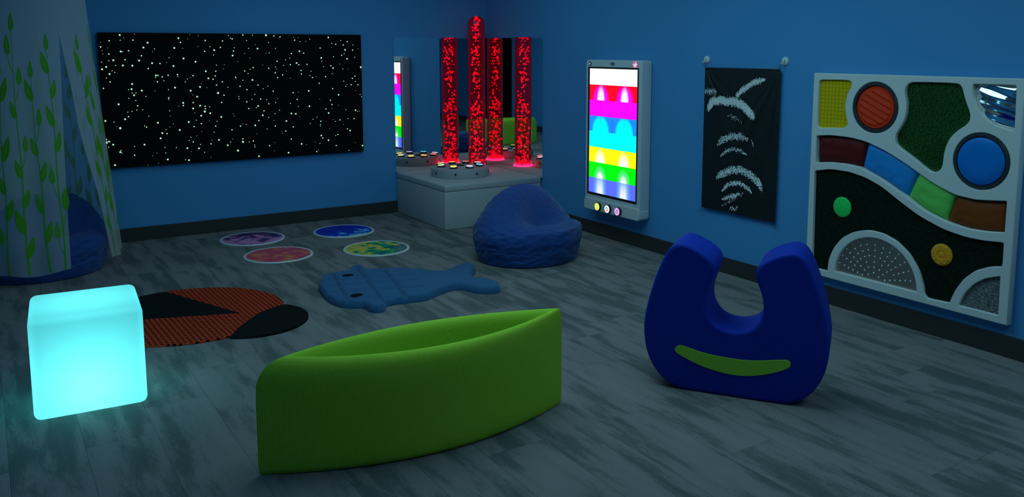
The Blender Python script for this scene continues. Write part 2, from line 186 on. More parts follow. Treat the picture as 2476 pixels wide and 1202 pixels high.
def soften(p, r=.010):
    """round only the sharp corners of an outline, smooth the rest"""
    q = []; n = len(p)
    for i in range(n):
        a, c, e = Vector(p[i-1][:2]), Vector(p[i][:2]), Vector(p[(i+1) % n][:2])
        u, v = a-c, e-c
        if u.length < 1e-6 or v.length < 1e-6: continue
        if u.angle(v) < math.radians(125):
            k1, k2 = min(r, u.length*.4), min(r, v.length*.4)
            s, f = c+u.normalized()*k1, c+v.normalized()*k2
            for t_ in (0, .25, .5, .75, 1): 
                m_ = s*(1-t_)**2 + c*2*t_*(1-t_) + f*t_*t_; q.append((m_.x, m_.y))
        else:
            s, f = c+u*.28, c+v*.28
            for t_ in (0, .33, .67, 1):
                m_ = s*(1-t_)**2 + c*2*t_*(1-t_) + f*t_*t_; q.append((m_.x, m_.y))
    return q
def circ(cx, cy, r, n=64): return [(cx+r*math.cos(2*PI*i/n), cy+r*math.sin(2*PI*i/n)) for i in range(n)]
def rrect(x0, y0, x1, y1, r, n=6):
    o = []
    for cx, cy, a in ((x1-r, y1-r, 0), (x0+r, y1-r, 90), (x0+r, y0+r, 180), (x1-r, y0+r, 270)):
        for k in range(n+1):
            t = math.radians(a + 90*k/n); o.append((cx+r*math.cos(t), cy+r*math.sin(t)))
    return o
def plate(outlines, z0, z1, bevel=0., seg=2, grow=0.):
    """flat solid with holes: first outline is the rim, the others are cut out of it"""
    cu = bpy.data.curves.new('tmp', 'CURVE'); cu.dimensions = '2D'; cu.fill_mode = 'BOTH'
    for pts in outlines:
        s = cu.splines.new('POLY'); s.points.add(len(pts)-1); s.use_cyclic_u = True
        for q, p in zip(s.points, pts): q.co = (p[0], p[1], 0, 1)
    cu.extrude = (z1-z0)/2 - bevel; cu.bevel_depth = bevel; cu.bevel_resolution = seg; cu.offset = -bevel + grow
    o = bpy.data.objects.new('tmp', cu); COL.objects.link(o)
    dg = bpy.context.evaluated_depsgraph_get(); dg.update()
    me = bpy.data.meshes.new_from_object(o.evaluated_get(dg))
    bpy.data.objects.remove(o); bpy.data.curves.remove(cu)
    me.transform(Matrix.Translation((0, 0, (z0+z1)/2)))
    return me
def inside(p, poly):
    x, y = p; c = False; j = len(poly)-1
    for i in range(len(poly)):
        xi, yi = poly[i]; xj, yj = poly[j]
        if (yi > y) != (yj > y) and x < (xj-xi)*(y-yi)/(yj-yi)+xi: c = not c
        j = i
    return c
def segd(p, a, b):
    px, py = p; ax, ay = a; dx, dy = b[0]-ax, b[1]-ay
    t = max(0, min(1, ((px-ax)*dx+(py-ay)*dy)/(dx*dx+dy*dy+1e-12)))
    qx, qy = ax+t*dx, ay+t*dy
    return math.hypot(px-qx, py-qy), (qx, qy)
def edge_d(p, poly):
    return min((segd(p, poly[i-1], poly[i]) for i in range(len(poly))), key=lambda t: t[0])
def ico(bm, c, r, sub=1, squash=1.):
    g = bmesh.ops.create_icosphere(bm, subdivisions=sub, radius=r)
    for v in g['verts']: v.co = Vector((v.co.x, v.co.y, v.co.z*squash)) + Vector(c)

# ------------------------------------------------------------------ materials
M = {}
def mk_wall():
    m, nt, b = newmat('wall paint')
    o = nt.obj(); f = nt.noise(o, 1.3, 3)
    nt.t.links.new(nt.mixc(f, (.078, .31, .64), (.086, .33, .67)), b.inputs['Base Color'])
    b.inputs['Roughness'].default_value = .75; b.inputs['Specular IOR Level'].default_value = .2
    nt.t.links.new(nt.bump(nt.noise(o, 220, 2), .08, .002), b.inputs['Normal'])
    return m
M['wall'] = mk_wall()
M['base'] = P('baseboard vinyl', (.045, .042, .042), .55, spec=.3)
M['ceil'] = P('ceiling paint', (.45, .5, .52), .9, bump=(120, .2, .002))

def mk_carpet():
    m, nt, b = newmat('carpet planks')
    o = nt.obj()
    sp = nt.add('ShaderNodeSeparateXYZ', {0: o}); x, y, z = sp.outputs
    W, L = .25, 1.0
    row = nt.math('FLOOR', nt.math('DIVIDE', x, W))
    wn = nt.add('ShaderNodeTexWhiteNoise', {'W': row}, noise_dimensions='1D').outputs['Value']
    v = nt.math('ADD', nt.math('DIVIDE', y, L), nt.math('MULTIPLY', wn, 3.7))
    pl = nt.math('FLOOR', v)
    idv = nt.add('ShaderNodeCombineXYZ', {0: row, 1: pl, 2: 0.})
    idn = nt.add('ShaderNodeTexWhiteNoise', {'Vector': idv.outputs[0]}, noise_dimensions='2D')
    rid = idn.outputs['Value']
    sx = nt.math('MULTIPLY', x, 12.); sy = nt.math('MULTIPLY', y, 2.2)
    vec = nt.add('ShaderNodeCombineXYZ', {0: sx, 1: sy, 2: nt.math('MULTIPLY', rid, 37.)}).outputs[0]
    big = nt.noise(vec, 1.0, 3, .55)
    fine = nt.noise(o, 170, 2, .7)
    fvec = nt.add('ShaderNodeCombineXYZ', {0: nt.math('MULTIPLY', x, 90.), 1: nt.math('MULTIPLY', y, 30.), 2: 0.}).outputs[0]
    mid = nt.noise(fvec, 1., 2, .6)
    s = nt.math('ADD', big, nt.math('MULTIPLY', nt.math('SUBTRACT', fine, .5), .34))
    s = nt.math('ADD', s, nt.math('MULTIPLY', nt.math('SUBTRACT', mid, .5), .16))
    s = nt.math('ADD', s, nt.math('MULTIPLY', nt.math('SUBTRACT', rid, .5), .12))
    col = nt.ramp(s, [(.36, (.125, .125, .125)), (.44, (.165, .16, .155)), (.50, (.245, .208, .208)), (.70, (.275, .232, .230))])
    # seams between planks
    fx = nt.math('FRACT', nt.math('DIVIDE', x, W)); fy = nt.math('FRACT', v)
    ex = nt.math('MULTIPLY', nt.math('MINIMUM', fx, nt.math('SUBTRACT', 1., fx)), W)
    ey = nt.math('MULTIPLY', nt.math('MINIMUM', fy, nt.math('SUBTRACT', 1., fy)), L)
    seam = nt.math('LESS_THAN', nt.math('MINIMUM', ex, ey), .0014)
    col = nt.mixc(nt.math('MULTIPLY', seam, .45), col, (.04, .045, .05))
    rib = nt.math('MULTIPLY_ADD', nt.math('SINE', nt.math('MULTIPLY', x, 2*PI/.0075)), .5, .5)
    col = nt.mixc(nt.math('MULTIPLY', rib, .14), col, (.05, .05, .05))
    nt.t.links.new(col, b.inputs['Base Color'])
    b.inputs['Roughness'].default_value = .95; b.inputs['Specular IOR Level'].default_value = .1
    nt.t.links.new(nt.bump(nt.math('ADD', fine, nt.math('MULTIPLY', rib, .5)), .25, .003), b.inputs['Normal'])
    return m
M['carpet'] = mk_carpet()
M['boat'] = weave('green weave', (.56, .92, .055), 860, .55, .0035, dark=.68, sheen=0)
M['boat_side'] = M['boat']
M['blue_foam'] = P('royal blue cover', (.0025, .031, .40), .65, spec=.2, bump=(260, .25, .002))
M['smile'] = weave('lime weave', (.42, .80, .06), 900, .3, .002)
M['grey_pad'] = weave('grey pad weave', (.66, .66, .67), 480, .8, .003, dark=.62)
M['bean'] = P('navy bean bag cloth', (.012, .060, .25), .75, spec=.25, bump=(48, .5, .010), sheen=.15, vary=.12)
M['whale'] = P('whale blue canvas', (.030, .112, .24), .85, spec=.2, bump=(300, .35, .002), sheen=.1)
M['black_cloth'] = P('black felt', (.008, .009, .010), .95, spec=.1, bump=(300, .2, .001))
M['black'] = P('black plastic', (.012, .012, .013), .35)
M['black_matt'] = P('black board', (.003, .003, .0035), .7, spec=.1)
M['panel_grey'] = P('grey moulded plastic', (.72, .73, .73), .45, spec=.4)
M['frame_white'] = P('off white moulded frame', (.74, .75, .73), .5, bump=(40, .1, .002), vary=.03)
M['mirror'] = P('mirror glass', (.86, .88, .88), .015, 1.0)
M['chrome'] = P('chrome', (.85, .86, .88), .07, 1.0)
M['steel'] = P('brushed steel sheet', (.50, .40, .35), .34, 1.0, bump=(8, .1, .01))  # brown tint is a warm reflection put into the base colour
M['white_plastic'] = P('white plastic', (.75, .75, .74), .35)

# ------------------------------------------------------------------ room shell
def struct(name, bm, m):
    o = obj(name, bm, m); return tag(o, kind='structure')
struct('floor', box((-1.6, YF-.1, -.1), (XR+.15, YB+.15, 0)), M['carpet'])
struct('ceiling', box((XL-.15, YF-.15, HC), (XR+.15, YB+.15, HC+.1)), M['ceil'])
struct('wall_back', box((XL-.15, YB, 0), (XR+.15, YB+.15, HC)), M['wall'])
struct('wall_right', box((XR, YF-.15, 0), (XR+.15, YB, HC)), M['wall'])
struct('wall_front', box((XL-.15, YF-.15, 0), (XR, YF, HC)), M['wall'])
bm = bmesh.new()                                   # left wall with a tall dark opening beside the viewer
DO0, DO1, DOH = -1.27, .51, 2.35
bm_box(bm, (XL-.15, DO1, 0), (XL, YB, HC)); bm_box(bm, (XL-.15, YF, 0), (XL, DO0, HC)); bm_box(bm, (XL-.15, DO0, DOH), (XL, DO1, HC))
struct('wall_left', bm, M['wall'])
bt, bh = .011, .108
def bboard(name, segs):
    bm = bmesh.new()
    for a, b in segs: bm_box(bm, a, b, .003, 2)
    struct(name, bm, M['base'])
bboard('baseboard_back', [((XL, YB-bt, 0), (XR, YB, bh))])
bboard('baseboard_right', [((XR-bt, YF, 0), (XR, YB-bt, bh))])
bboard('baseboard_left', [((XL, DO1, 0), (XL+bt, YB-bt, bh)), ((XL, YF+bt, 0), (XL+bt, DO0, bh))])
bboard('baseboard_front', [((XL, YF, 0), (XR-bt, YF+bt, bh))])

# ------------------------------------------------------------------ starlight panel on the back wall
t = thing('starlight_panel', 'wide black panel of twinkling pale green light points on the back wall', 'light panel', (.785, YB-.002, .592), ROT_BACK)
PW, PH = 2.09, 1.034
obj('panel_board', box((0, 0, 0), (PW, PH, .04), .004, 2), M['black_matt'], t)
m_tip = emis('fibre tip glow', (.60, 1., .66), 2.0)
m_halo = emis('painted star halo', (.10, .34, .13), .32)  # soft halo round the larger points, painted as a dim emissive ring
def star_bm(bm, x, z, s):
    r = (.0015, .0023, .0035, .0048, .0058)[s-1]
    n = 10
    cen = bm.verts.new((x, z, .0415+r*.5))
    ring = [bm.verts.new((x+r*math.cos(2*PI*i/n), z+r*math.sin(2*PI*i/n), .0410)) for i in range(n)]
    for i in range(n): bm.faces.new((cen, ring[i], ring[(i+1) % n])).material_index = 0
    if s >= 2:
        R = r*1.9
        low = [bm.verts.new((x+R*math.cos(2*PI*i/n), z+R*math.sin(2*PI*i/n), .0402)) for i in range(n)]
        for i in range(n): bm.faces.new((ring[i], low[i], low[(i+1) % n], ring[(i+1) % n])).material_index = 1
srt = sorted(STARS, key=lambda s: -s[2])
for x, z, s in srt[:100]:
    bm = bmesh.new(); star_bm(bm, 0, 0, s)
    o = obj('light_point', bm, [m_tip, m_halo], t); o.location = (x-.785, z-.592, 0)
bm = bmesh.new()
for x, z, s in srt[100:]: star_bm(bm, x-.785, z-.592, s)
tag(obj('light_points', bm, [m_tip, m_halo], t), kind='stuff')

# ------------------------------------------------------------------ corner mirrors
tag(obj('wall_mirror', box((3.199, YB-.01, .362), (XR-.011, YB-.0005, 1.609), .001, 1), M['mirror']), 'tall frameless mirror on the back wall left of the room corner', 'mirror', 'corner mirrors')
tag(obj('wall_mirror', box((XR-.01, 6.163, .362), (XR-.0005, YB-.0105, 1.609), .001, 1), M['mirror']), 'tall frameless mirror on the right wall just past the room corner', 'mirror', 'corner mirrors')

# ------------------------------------------------------------------ padded platform
t = thing('padded_platform', 'square grey padded platform filling the mirrored corner under the bubble tube', 'platform', (3.203, 6.18, 0))
pw, pd = XR-.013-3.203, YB-.014-6.18
obj('base_pad', box((.002, .002, 0), (pw, pd, .322), .008, 3), M['grey_pad'], t, 40)
obj('top_pad', box((0, 0, .3225), (pw, pd, .378), .012, 4), M['grey_pad'], t, 40)

# ------------------------------------------------------------------ bubble tube
TX, TY, TZ = 3.908, 6.88, .378
t = thing('bubble_tube', 'tall clear tube of glowing red bubbles standing in the mirrored corner', 'bubble lamp', (TX, TY, TZ))
m, nt, b = newmat('tube acrylic')
tr = nt.add('ShaderNodeBsdfTransparent', {'Color': (.93, .80, .84, 1)})
gl = nt.add('ShaderNodeBsdfGlossy', {'Color': (1, 1, 1, 1), 'Roughness': .03})
fr = nt.add('ShaderNodeFresnel', {'IOR': 1.45})
mx = nt.add('ShaderNodeMixShader', {0: fr.outputs[0], 1: tr.outputs[0], 2: gl.outputs[0]}); nt.out(mx.outputs[0]); M['acrylic'] = m
m, nt, b = newmat('lit red water')
tr = nt.add('ShaderNodeBsdfTransparent', {'Color': (.66, .34, .42, 1)})
em = nt.add('ShaderNodeEmission', {'Color': (1., .012, .05, 1), 'Strength': .030})
ad = nt.add('ShaderNodeAddShader', {0: tr.outputs[0], 1: em.outputs[0]}); nt.out(ad.outputs[0]); M['water'] = m
m, nt, b = newmat('red bubble')
lw = nt.add('ShaderNodeLayerWeight', {'Blend': .5})
c = nt.ramp(lw.outputs['Facing'], [(.0, (.025, .0, .001)), (.30, (.05, .0, .0015)), (.50, (1., .001, .010)), (1., (1., .0015, .012))])
em = nt.add('ShaderNodeEmission', {'Color': c, 'Strength': 8.}); nt.out(em.outputs[0]); M['bubble'] = m
M['led'] = emis('red led collar', (1., .008, .07), 6.)
TR, TH = .081, 1.425
dome = [(TR*math.cos(a), TH-TR+TR*math.sin(a)) for a in [PI/2*k/8 for k in range(9)]]
dome[-1] = (0, TH)
obj('tube_shell', lat([(TR, .0)] + [(TR, .2*i) for i in range(1, 7)] + dome, 48), M['acrylic'], t, 180)
wr = TR-.005; wh = TH-.012
domew = [(wr*math.cos(a), wh-wr+wr*math.sin(a)) for a in [PI/2*k/8 for k in range(9)]]; domew[-1] = (0, wh)
obj('water_column', lat([(0, .004), (wr, .004), (wr, .6)] + domew, 48), M['water'], t, 180)
obj('base_collar', lat([(.0, .0), (.094, .0), (.094, .008), (.086, .013), (.0, .013)], 48), M['led'], t, 40)
bs = []
for i in range(240):
    h = .02 + (TH-.05)*random.random()**1.25
    ph = random.random()*2*PI
    rr = (TR-.014)*math.sqrt(random.random())*(.65 + .35*(1-h/TH))
    drift = .012*math.sin(h*9+1.3)
    r = random.choice((.0042, .0056, .0068, .0080, .0092))
    x, y = rr*math.cos(ph)+drift, rr*math.sin(ph)
    k = math.hypot(x, y); lim = TR-.008-r
    if h > TH-.08: lim *= .5
    if k > lim: x, y = x*lim/k, y*lim/k
    bs.append((r, x, y, h))
for i in range(26):      # a crowd of bubbles on the bottom and a knot at the top
    a = random.random()*2*PI; q = .06*math.sqrt(random.random())
    bs.append((random.uniform(.005, .009), q*math.cos(a), q*math.sin(a), .018+.03*random.random()))
for i in range(8): bs.append((random.uniform(.004, .007), random.uniform(-.016, .016), random.uniform(-.016, .016), TH-.02-.008*random.random()))
bs.sort(reverse=True)
for r, x, y, h in bs[:100]:
    bm = bmesh.new(); ico(bm, (0, 0, 0), r, 2)
    o = obj('bubble', bm, M['bubble'], t, 180); o.location = (x, y, h)
bm = bmesh.new()
for r, x, y, h in bs[100:]: ico(bm, (x, y, h), r, 1)
tag(obj('bubbles', bm, M['bubble'], t, 180), kind='stuff')

# ------------------------------------------------------------------ round controller on the platform
CX, CY = 3.648, 6.738     # as drawn; the drum stands a little nearer the viewer, clear of the tube
t = thing('round_controller', 'flat grey drum with a ring of lit colored push buttons on the padded platform', 'switch box', (CX-.040, CY-.075, TZ))
CR, CH = .260, .078
obj('drum', lat([(0, 0), (CR-.004, 0), (CR, .004), (CR, CH-.012), (CR-.004, CH-.004), (CR-.012, CH), (0, CH)], 72), P('drum grey plastic', (.40, .40, .41), .5, spec=.35), t, 40)
BT = [((3.541, 6.905), (1., .86, .25)), ((3.486, 6.790), (.82, 1., .55)), ((3.535, 6.648), (1., .90, .22)), ((3.668, 6.597), (.80, .74, 1.)),
      ((3.798, 6.652), (.22, .72, 1.)), ((3.858, 6.788), (1., .62, .85)), ((3.790, 6.890), (1., .25, .18)), ((3.668, 6.925), (1., .55, .12))]
def button_icon(k):
    """dark pictogram on a button face, 2D shapes in button space"""
    bm = bmesh.new()
    def quad(*p):
        v = [bm.verts.new((a, b_, .0005)) for a, b_ in p]; bm.faces.new(v)
    if k in (0, 2): quad((-.010, -.004), (.002, -.002), (.010, .010), (-.001, .006))
    elif k in (1, 5):
        for a in (-.008, .004): quad((a, -.004), (a+.006, -.004), (a+.006, .002), (a, .002))
        quad((-.010, .006), (.010, .006), (.010, .009), (-.010, .009))
    elif k in (3, 7):
        for a, b_ in ((-.010, .002), (.003, -.007), (.002, .006)): quad((a, b_), (a+.008, b_), (a+.008, b_+.005), (a, b_+.005))
    else:
        quad((-.009, -.006), (-.003, -.006), (.009, .006), (.003, .006)); quad((-.009, .004), (-.003, .004), (-.003, .009), (-.009, .009))
    return bm
for k, ((bx, by), c) in enumerate(BT):
    d = Vector((bx-CX, by-CY, 0)); tilt = Matrix.Rotation(math.radians(5), 3, Vector((-d.y, d.x, 0)).normalized())
    o = obj('button', lat([(0, 0), (.036, 0), (.036, .012), (.033, .016), (0, .016)], 32), M['black'], t, 40, label='black push button housing with a lit face')
    o.matrix_local = Matrix.Translation((d.x, d.y, CH)) @ tilt.to_4x4()
    cap = obj('button_face', lat([(0, .0158), (.0295, .0158), (.0295, .019), (.027, .0215), (0, .0222)], 32), emis('button face', c, .85), o, 40)
    ic = obj('icon', button_icon(k), M['black'], o); ic.location = (0, 0, .0225)
o = obj('centre_knob', lat([(0, 0), (.036, 0), (.036, .008), (.030, .012), (0, .012)], 32), M['black'], t, 40); o.location = (.03, .05, CH)
for a in (-172, -127, -84, -42, -2, 40, 85, 130):
    ang = math.radians(a)
    o = obj('jack_socket', lat([(0, 0), (.0075, 0), (.0095, .002), (.0095, .004), (0, .004)], 20), M['black'], t, 40)
    o.matrix_local = Matrix.Translation((CR*math.cos(ang), CR*math.sin(ang), .040)) @ Matrix.Rotation(ang, 4, 'Z') @ Matrix.Rotation(PI/2, 4, 'Y')

# ------------------------------------------------------------------ lit colour panel on the right wall
LU, LV, LD = .671, 1.186, .10
t = thing('light_panel', 'grey wall panel with glowing rainbow bands screen and three buttons below', 'light panel', (XR, 5.415, .232), ROT_RIGHT)
obj('wall_mount', box((.12, .2, .0015), (LU-.12, LV-.2, .006)), M['black'], t)
obj('body', plate([rrect(0, .0, LU, LV, .028)], .004, LD, .006, 2), M['panel_grey'], t, 40)
obj('button_ledge', plate([rrect(-.003, -.002, LU+.003, .089, .026)], .012, LD+.008, .004, 2), M['panel_grey'], t, 40)
SU0, SU1, SV0, SV1 = .049, .6235, .140, 1.119
obj('bezel', plate([rrect(.028, .121, .637, 1.132, .004), [(SU0, SV0), (SU1, SV0), (SU1, SV1), (SU0, SV1)]], LD-.004, LD+.0015), M['black'], t)
def screen_mesh():
    NU, NV = 112, 196
    me = bpy.data.meshes.new('screen')
    vs = [(SU0+(SU1-SU0)*i/NU, SV0+(SV1-SV0)*j/NV, LD+.0008) for j in range(NV+1) for i in range(NU+1)]
    fs = [(j*(NU+1)+i, j*(NU+1)+i+1, (j+1)*(NU+1)+i+1, (j+1)*(NU+1)+i) for j in range(NV) for i in range(NU)]
    me.from_pydata(vs, [], fs)
    ca = me.color_attributes.new('lamp', 'FLOAT_COLOR', 'CORNER')
    def mix(a, b, f): return [p+(q-p)*f for p, q in zip(a, b)]
    def sm(x): x = max(0, min(1, x)); return x*x*(3-2*x)
    def px(u, v):
        band = 7 - min(7, int(v*8)); f = v*8-int(v*8)            # band 0 on top; f 0 at the band's foot
        base = [(1, 1, 1), (1, 0, .016), (.95, 0, 1), (.014, .26, 1), (0, 1, 1), (1, .93, 0), (0, .92, 0), (.10, .16, 1)][band]
        cu = (u-.25) if u < .5 else (u-.75)
        if band == 1:
            e = math.hypot(cu/.17, f/.95*1.0); c = mix(base, (1, 0, 1), sm((1.15-e)/.45))
            e2 = math.hypot(cu/.085, f/.92); return mix(c, (1, .93, 1), sm((1.08-e2)/.55))
        if band == 2:
            return mix(base, (.75, 0, .75), .6 if abs(cu) < .006 and f > .0 else 0)
        if band == 3:
            e = math.hypot(cu/.19, f/1.05); c = mix(base, (0, 1, 1), sm((1.08-e)/.35))
            return mix(c, (.02, .12, .75), .45) if (abs(cu) < .005 and f > .55) or abs(u-.5) < .005 else c
        if band == 5:
            e = math.hypot(cu/.13, f/.95); c = mix(base, (1, 1, .92), sm((1.05-e)/.75)); return mix(c, (1, .9, .4), .3) if abs(cu) < .006 else c
        if band == 6:
            e = math.hypot(cu/.14, f/.85); c = mix(base, (.10, .85, .25), sm((1.05-e)/.5))
            e2 = math.hypot(cu/.085, f/.5); return mix(c, (.95, 1, .95), sm((1.05-e2)/.7))
        if band == 7:
            c = mix(base, (.35, .85, 1), sm(1-abs(cu)/.17)*(.95-.55*f)); c = mix(c, (1, 1, .98), sm(1-abs(cu)/.10)*sm(1.15-f*.95))
            return mix(c, (.25, .4, .95), .45) if abs(cu) < .005 or abs(u-.5) < .004 else c
        return base
    k = 0
    for p in me.polygons:
        i, j = p.index % NU, p.index // NU
        c = px((i+.5)/NU, (j+.5)/NV)
        for _ in range(4): ca.data[k].color = (*c, 1); k += 1
    return me
m, nt, b = newmat('lit screen')
at = nt.add('ShaderNodeAttribute', attribute_name='lamp')
nt.t.links.new(at.outputs['Color'], b.inputs['Emission Color']); b.inputs['Emission Strength'].default_value = 1.05
b.inputs['Base Color'].default_value = (.01, .01, .01, 1); b.inputs['Roughness'].default_value = .3
obj('screen', screen_mesh(), m, t)
o = obj('camera_eye', lat([(0, 0), (.016, 0), (.016, .003), (.009, .004), (0, .003)], 28), M['black'], t, 40); o.location = (.0512, 1.1562, LD)
o = obj('eye_lens', lat([(0, 0), (.0085, 0), (.007, .002), (0, .0025)], 20), emis('cyan lens', (.25, .9, .9), .75), o, 40); o.location = (0, 0, .003)
bm = bmesh.new()
for a, b_, z in ((.3138, .3472, 1.1660), (.2984, .3618, 1.1568), (.3134, .3466, 1.1470)): bm_box(bm, (a, z-.0032, LD-.002), (b_, z+.0032, LD+.001), .001, 1)
obj('speaker_slits', bm, M['black'], t)
# maker's sticker, no lamp but brightened by emission: pink sides, pale centre strip, blue quarter mark, white dots
m_pk, m_pw, m_pb, m_pc = emis('sticker pink', (1., .03, .16), .8), emis('sticker white', (.8, .9, 1.), .85), emis('sticker blue', (.18, .30, .95), .8), emis('sticker pale blue', (.35, .7, .9), .8)
bm = bmesh.new()
def st_quad(mi, pts, z=.0006):
    f = bm.faces.new([bm.verts.new((.565+a*.0535, 1.136+b_*.041, LD+z)) for a, b_ in pts]); f.material_index = mi
st_quad(0, ((0, 0), (.25, 0), (.25, 1), (0, 1))); st_quad(0, ((.78, 0), (1, 0), (1, 1), (.78, 1)))
st_quad(1, ((.25, 0), (.78, 0), (.78, 1), (.25, 1)), .0005)
st_quad(2, ((.28, .45), (.45, .55), (.66, .78), (.70, 1), (.28, 1)), .0008); st_quad(3, ((.3, .02), (.7, .02), (.7, .25), (.3, .25)), .0008)
for q in (.11, .90): st_quad(1, [(q+.09*math.cos(i*PI/5), .5+.11*math.sin(i*PI/5)) for i in range(10)], .0010)
obj('logo_sticker', bm, [m_pk, m_pw, m_pb, m_pc], t)
for k, (bu, c) in enumerate(((.1915, (.78, 1., .12)), (.3175, (1., 1., 1.)), (.4405, (.85, .45, 1.)))):
    o = obj('button', lat([(0, 0), (.033, 0), (.033, .016), (.031, .019), (0, .019)], 36), M['black'], t, 40); o.location = (bu+.002, .0385, LD+.008)
    face = obj('button_face', lat([(0, .0185), (.029, .0185), (.029, .021), (.027, .0225), (0, .0228)], 36), emis('button glow', c, .92), o, 40)
    if k == 1:
        bm = bmesh.new(); n = 48
        I = [bm.verts.new((.0095*math.cos(2*PI*i/n), .0095*math.sin(2*PI*i/n), .0233)) for i in range(n)]
        O = [bm.verts.new((.017*math.cos(2*PI*i/n), .017*math.sin(2*PI*i/n), .0233)) for i in range(n)]
        for i in range(n): bm.faces.new((I[i], O[i], O[(i+1) % n], I[(i+1) % n])).material_index = int(6*i/n)
        obj('color_wheel', bm, [emis('wheel', cc, .85) for cc in ((.05, .15, 1), (.0, .75, .6), (.1, .75, .05), (1, .8, 0), (1, .05, .03), (.6, .05, .8))], o)
    if k == 2:
        bm = bmesh.new()
        for q in (-.008, .008): ico(bm, (q, -.010, .0232), .0042, 1, .15)
        bm_box(bm, (-.0048, -.009, .0230), (-.0030, .008, .0236)); bm_box(bm, (.0112, -.009, .0230), (.0130, .008, .0236)); bm_box(bm, (-.0048, .006, .0230), (.0130, .011, .0236))
        obj('music_note', bm, M['black'], o)

# ------------------------------------------------------------------ sequin banner
t = thing('sequin_banner', 'black flip sequin cloth with silver arc strokes hanging by cords on right wall', 'wall hanging', (XR, 4.183, .422), ROT_RIGHT)
BW, BH = .638, .957
def bw_off(u, v):
    """how far the cloth stands off the wall: folds fan out from the two hung corners"""
    a, b = u/BW, 1-v/BH
    w = .026
    ang = math.atan2(1-a+1e-4, b*1.5+1e-4)
    w += .010*math.sin(ang*26)*min(1, b*2.2)*(1-b*.9)*math.exp(-((ang-.32)/.34)**2)
    ang2 = math.atan2(a+1e-4, b*1.5+1e-4)
    w += .005*math.sin(ang2*18)*math.exp(-((ang2-.5)/.3)**2)*max(0, 1-b*2.2)
    return w
def banner_mesh():
    NU, NV = 170, 255
    me = bpy.data.meshes.new('cloth')
    vs = [(BW*i/NU, BH*j/NV, bw_off(BW*i/NU, BH*j/NV)) for j in range(NV+1) for i in range(NU+1)]
    fs = [(j*(NU+1)+i, j*(NU+1)+i+1, (j+1)*(NU+1)+i+1, (j+1)*(NU+1)+i) for j in range(NV) for i in range(NU)]
    me.from_pydata(vs, [], fs)
    ca = me.color_attributes.new('flip', 'FLOAT_COLOR', 'CORNER')
    rnd = random.Random(3); k = 0
    colj = [rnd.uniform(-.0085, .0085) for _ in range(NU+1)]
    for p in me.polygons:
        i, j = p.index % NU, p.index // NU
        u, v = BW*(i+.5)/NU, BH*(j+.5)/NV
        s = 0; edge = 0
        for pts, wd, dens in STROKES:
            vv = v + colj[i] + rnd.uniform(-.002, .002)
            d = min(segd((u, vv), pts[q], pts[q+1])[0] for q in range(len(pts)-1))
            tip = min(math.hypot(u-pts[0][0], v-pts[0][1]), math.hypot(u-pts[-1][0], v-pts[-1][1]))
            hw = wd*.43*min(1, .45+tip/.05*.55)
            if d < hw:
                if rnd.random() < dens*(1.12-.4*d/hw): s = max(s, rnd.uniform(.75, 1))
                else: edge = 1
            elif d < hw+.012: edge = 1
        c = (s, edge, rnd.random(), 1)
        for _ in range(4): ca.data[k].color = c; k += 1
    return me
m, nt, b = newmat('flip sequins')
at = nt.add('ShaderNodeAttribute', attribute_name='flip')
sc = nt.add('ShaderNodeSeparateColor', {0: at.outputs['Color']})
dark = nt.mixc(sc.outputs[2], (.003, .006, .007), (.012, .022, .024))
dark = nt.mixc(nt.math('MULTIPLY', sc.outputs[1], .8), dark, (.004, .005, .005))
nt.t.links.new(nt.mixc(sc.outputs[0], dark, (.92, .93, .90)), b.inputs['Base Color'])
b.inputs['Roughness'].default_value = .45; b.inputs['Specular IOR Level'].default_value = .35
o_ = nt.obj()
bn_ = nt.bump(nt.add('ShaderNodeTexVoronoi', {'Vector': o_, 'Scale': 260.}).outputs['Distance'], .5, .003)
up_ = nt.add('ShaderNodeCombineXYZ', {0: nt.math('MULTIPLY', sc.outputs[0], -.15), 1: 0., 2: nt.math('MULTIPLY', sc.outputs[0], 1.1)})   # flipped sequins tip upwards
ad_ = nt.add('ShaderNodeVectorMath', {0: bn_, 1: up_.outputs[0]}, operation='ADD'); nm_ = nt.add('ShaderNodeVectorMath', {0: ad_.outputs[0]}, operation='NORMALIZE')
nt.t.links.new(nm_.outputs[0], b.inputs['Normal']); nt.t.links.new(nt.math('MULTIPLY', sc.outputs[0], .35), b.inputs['Metallic'])
o = obj('cloth', banner_mesh(), m, t, 180)
md = o.modifiers.new('thickness', 'SOLIDIFY'); md.thickness = .003; md.offset = -1
for (cu, cv, hu, hv) in ((.004, BH-.002, -.009, 1.0), (BW-.004, BH-.002, .654, 1.0)):
    bm = bmesh.new(); pts = []
    for k in range(24):
        a = 2*PI*k/24; s_ = .5-.5*math.cos(a)
        pts.append((cu+(hu-cu)*s_+.007*math.sin(a), cv+(hv-cv)*s_, .028+.008*s_))
    obj('hanging_loop', tube(bm, pts, .0011, 6, True), M['black'], t, 180)
for cu, sg in ((.004, -1), (BW-.004, .35)):
    bm = bmesh.new(); pts = []
    for k in range(24):
        a = 2*PI*k/24; s_ = .5-.5*math.cos(a); pts.append((cu+sg*.022*s_+.010*math.sin(a), .003-.042*s_, .026))
    obj('corner_loop', tube(bm, pts, .0011, 6, True), M['black'], t, 180)
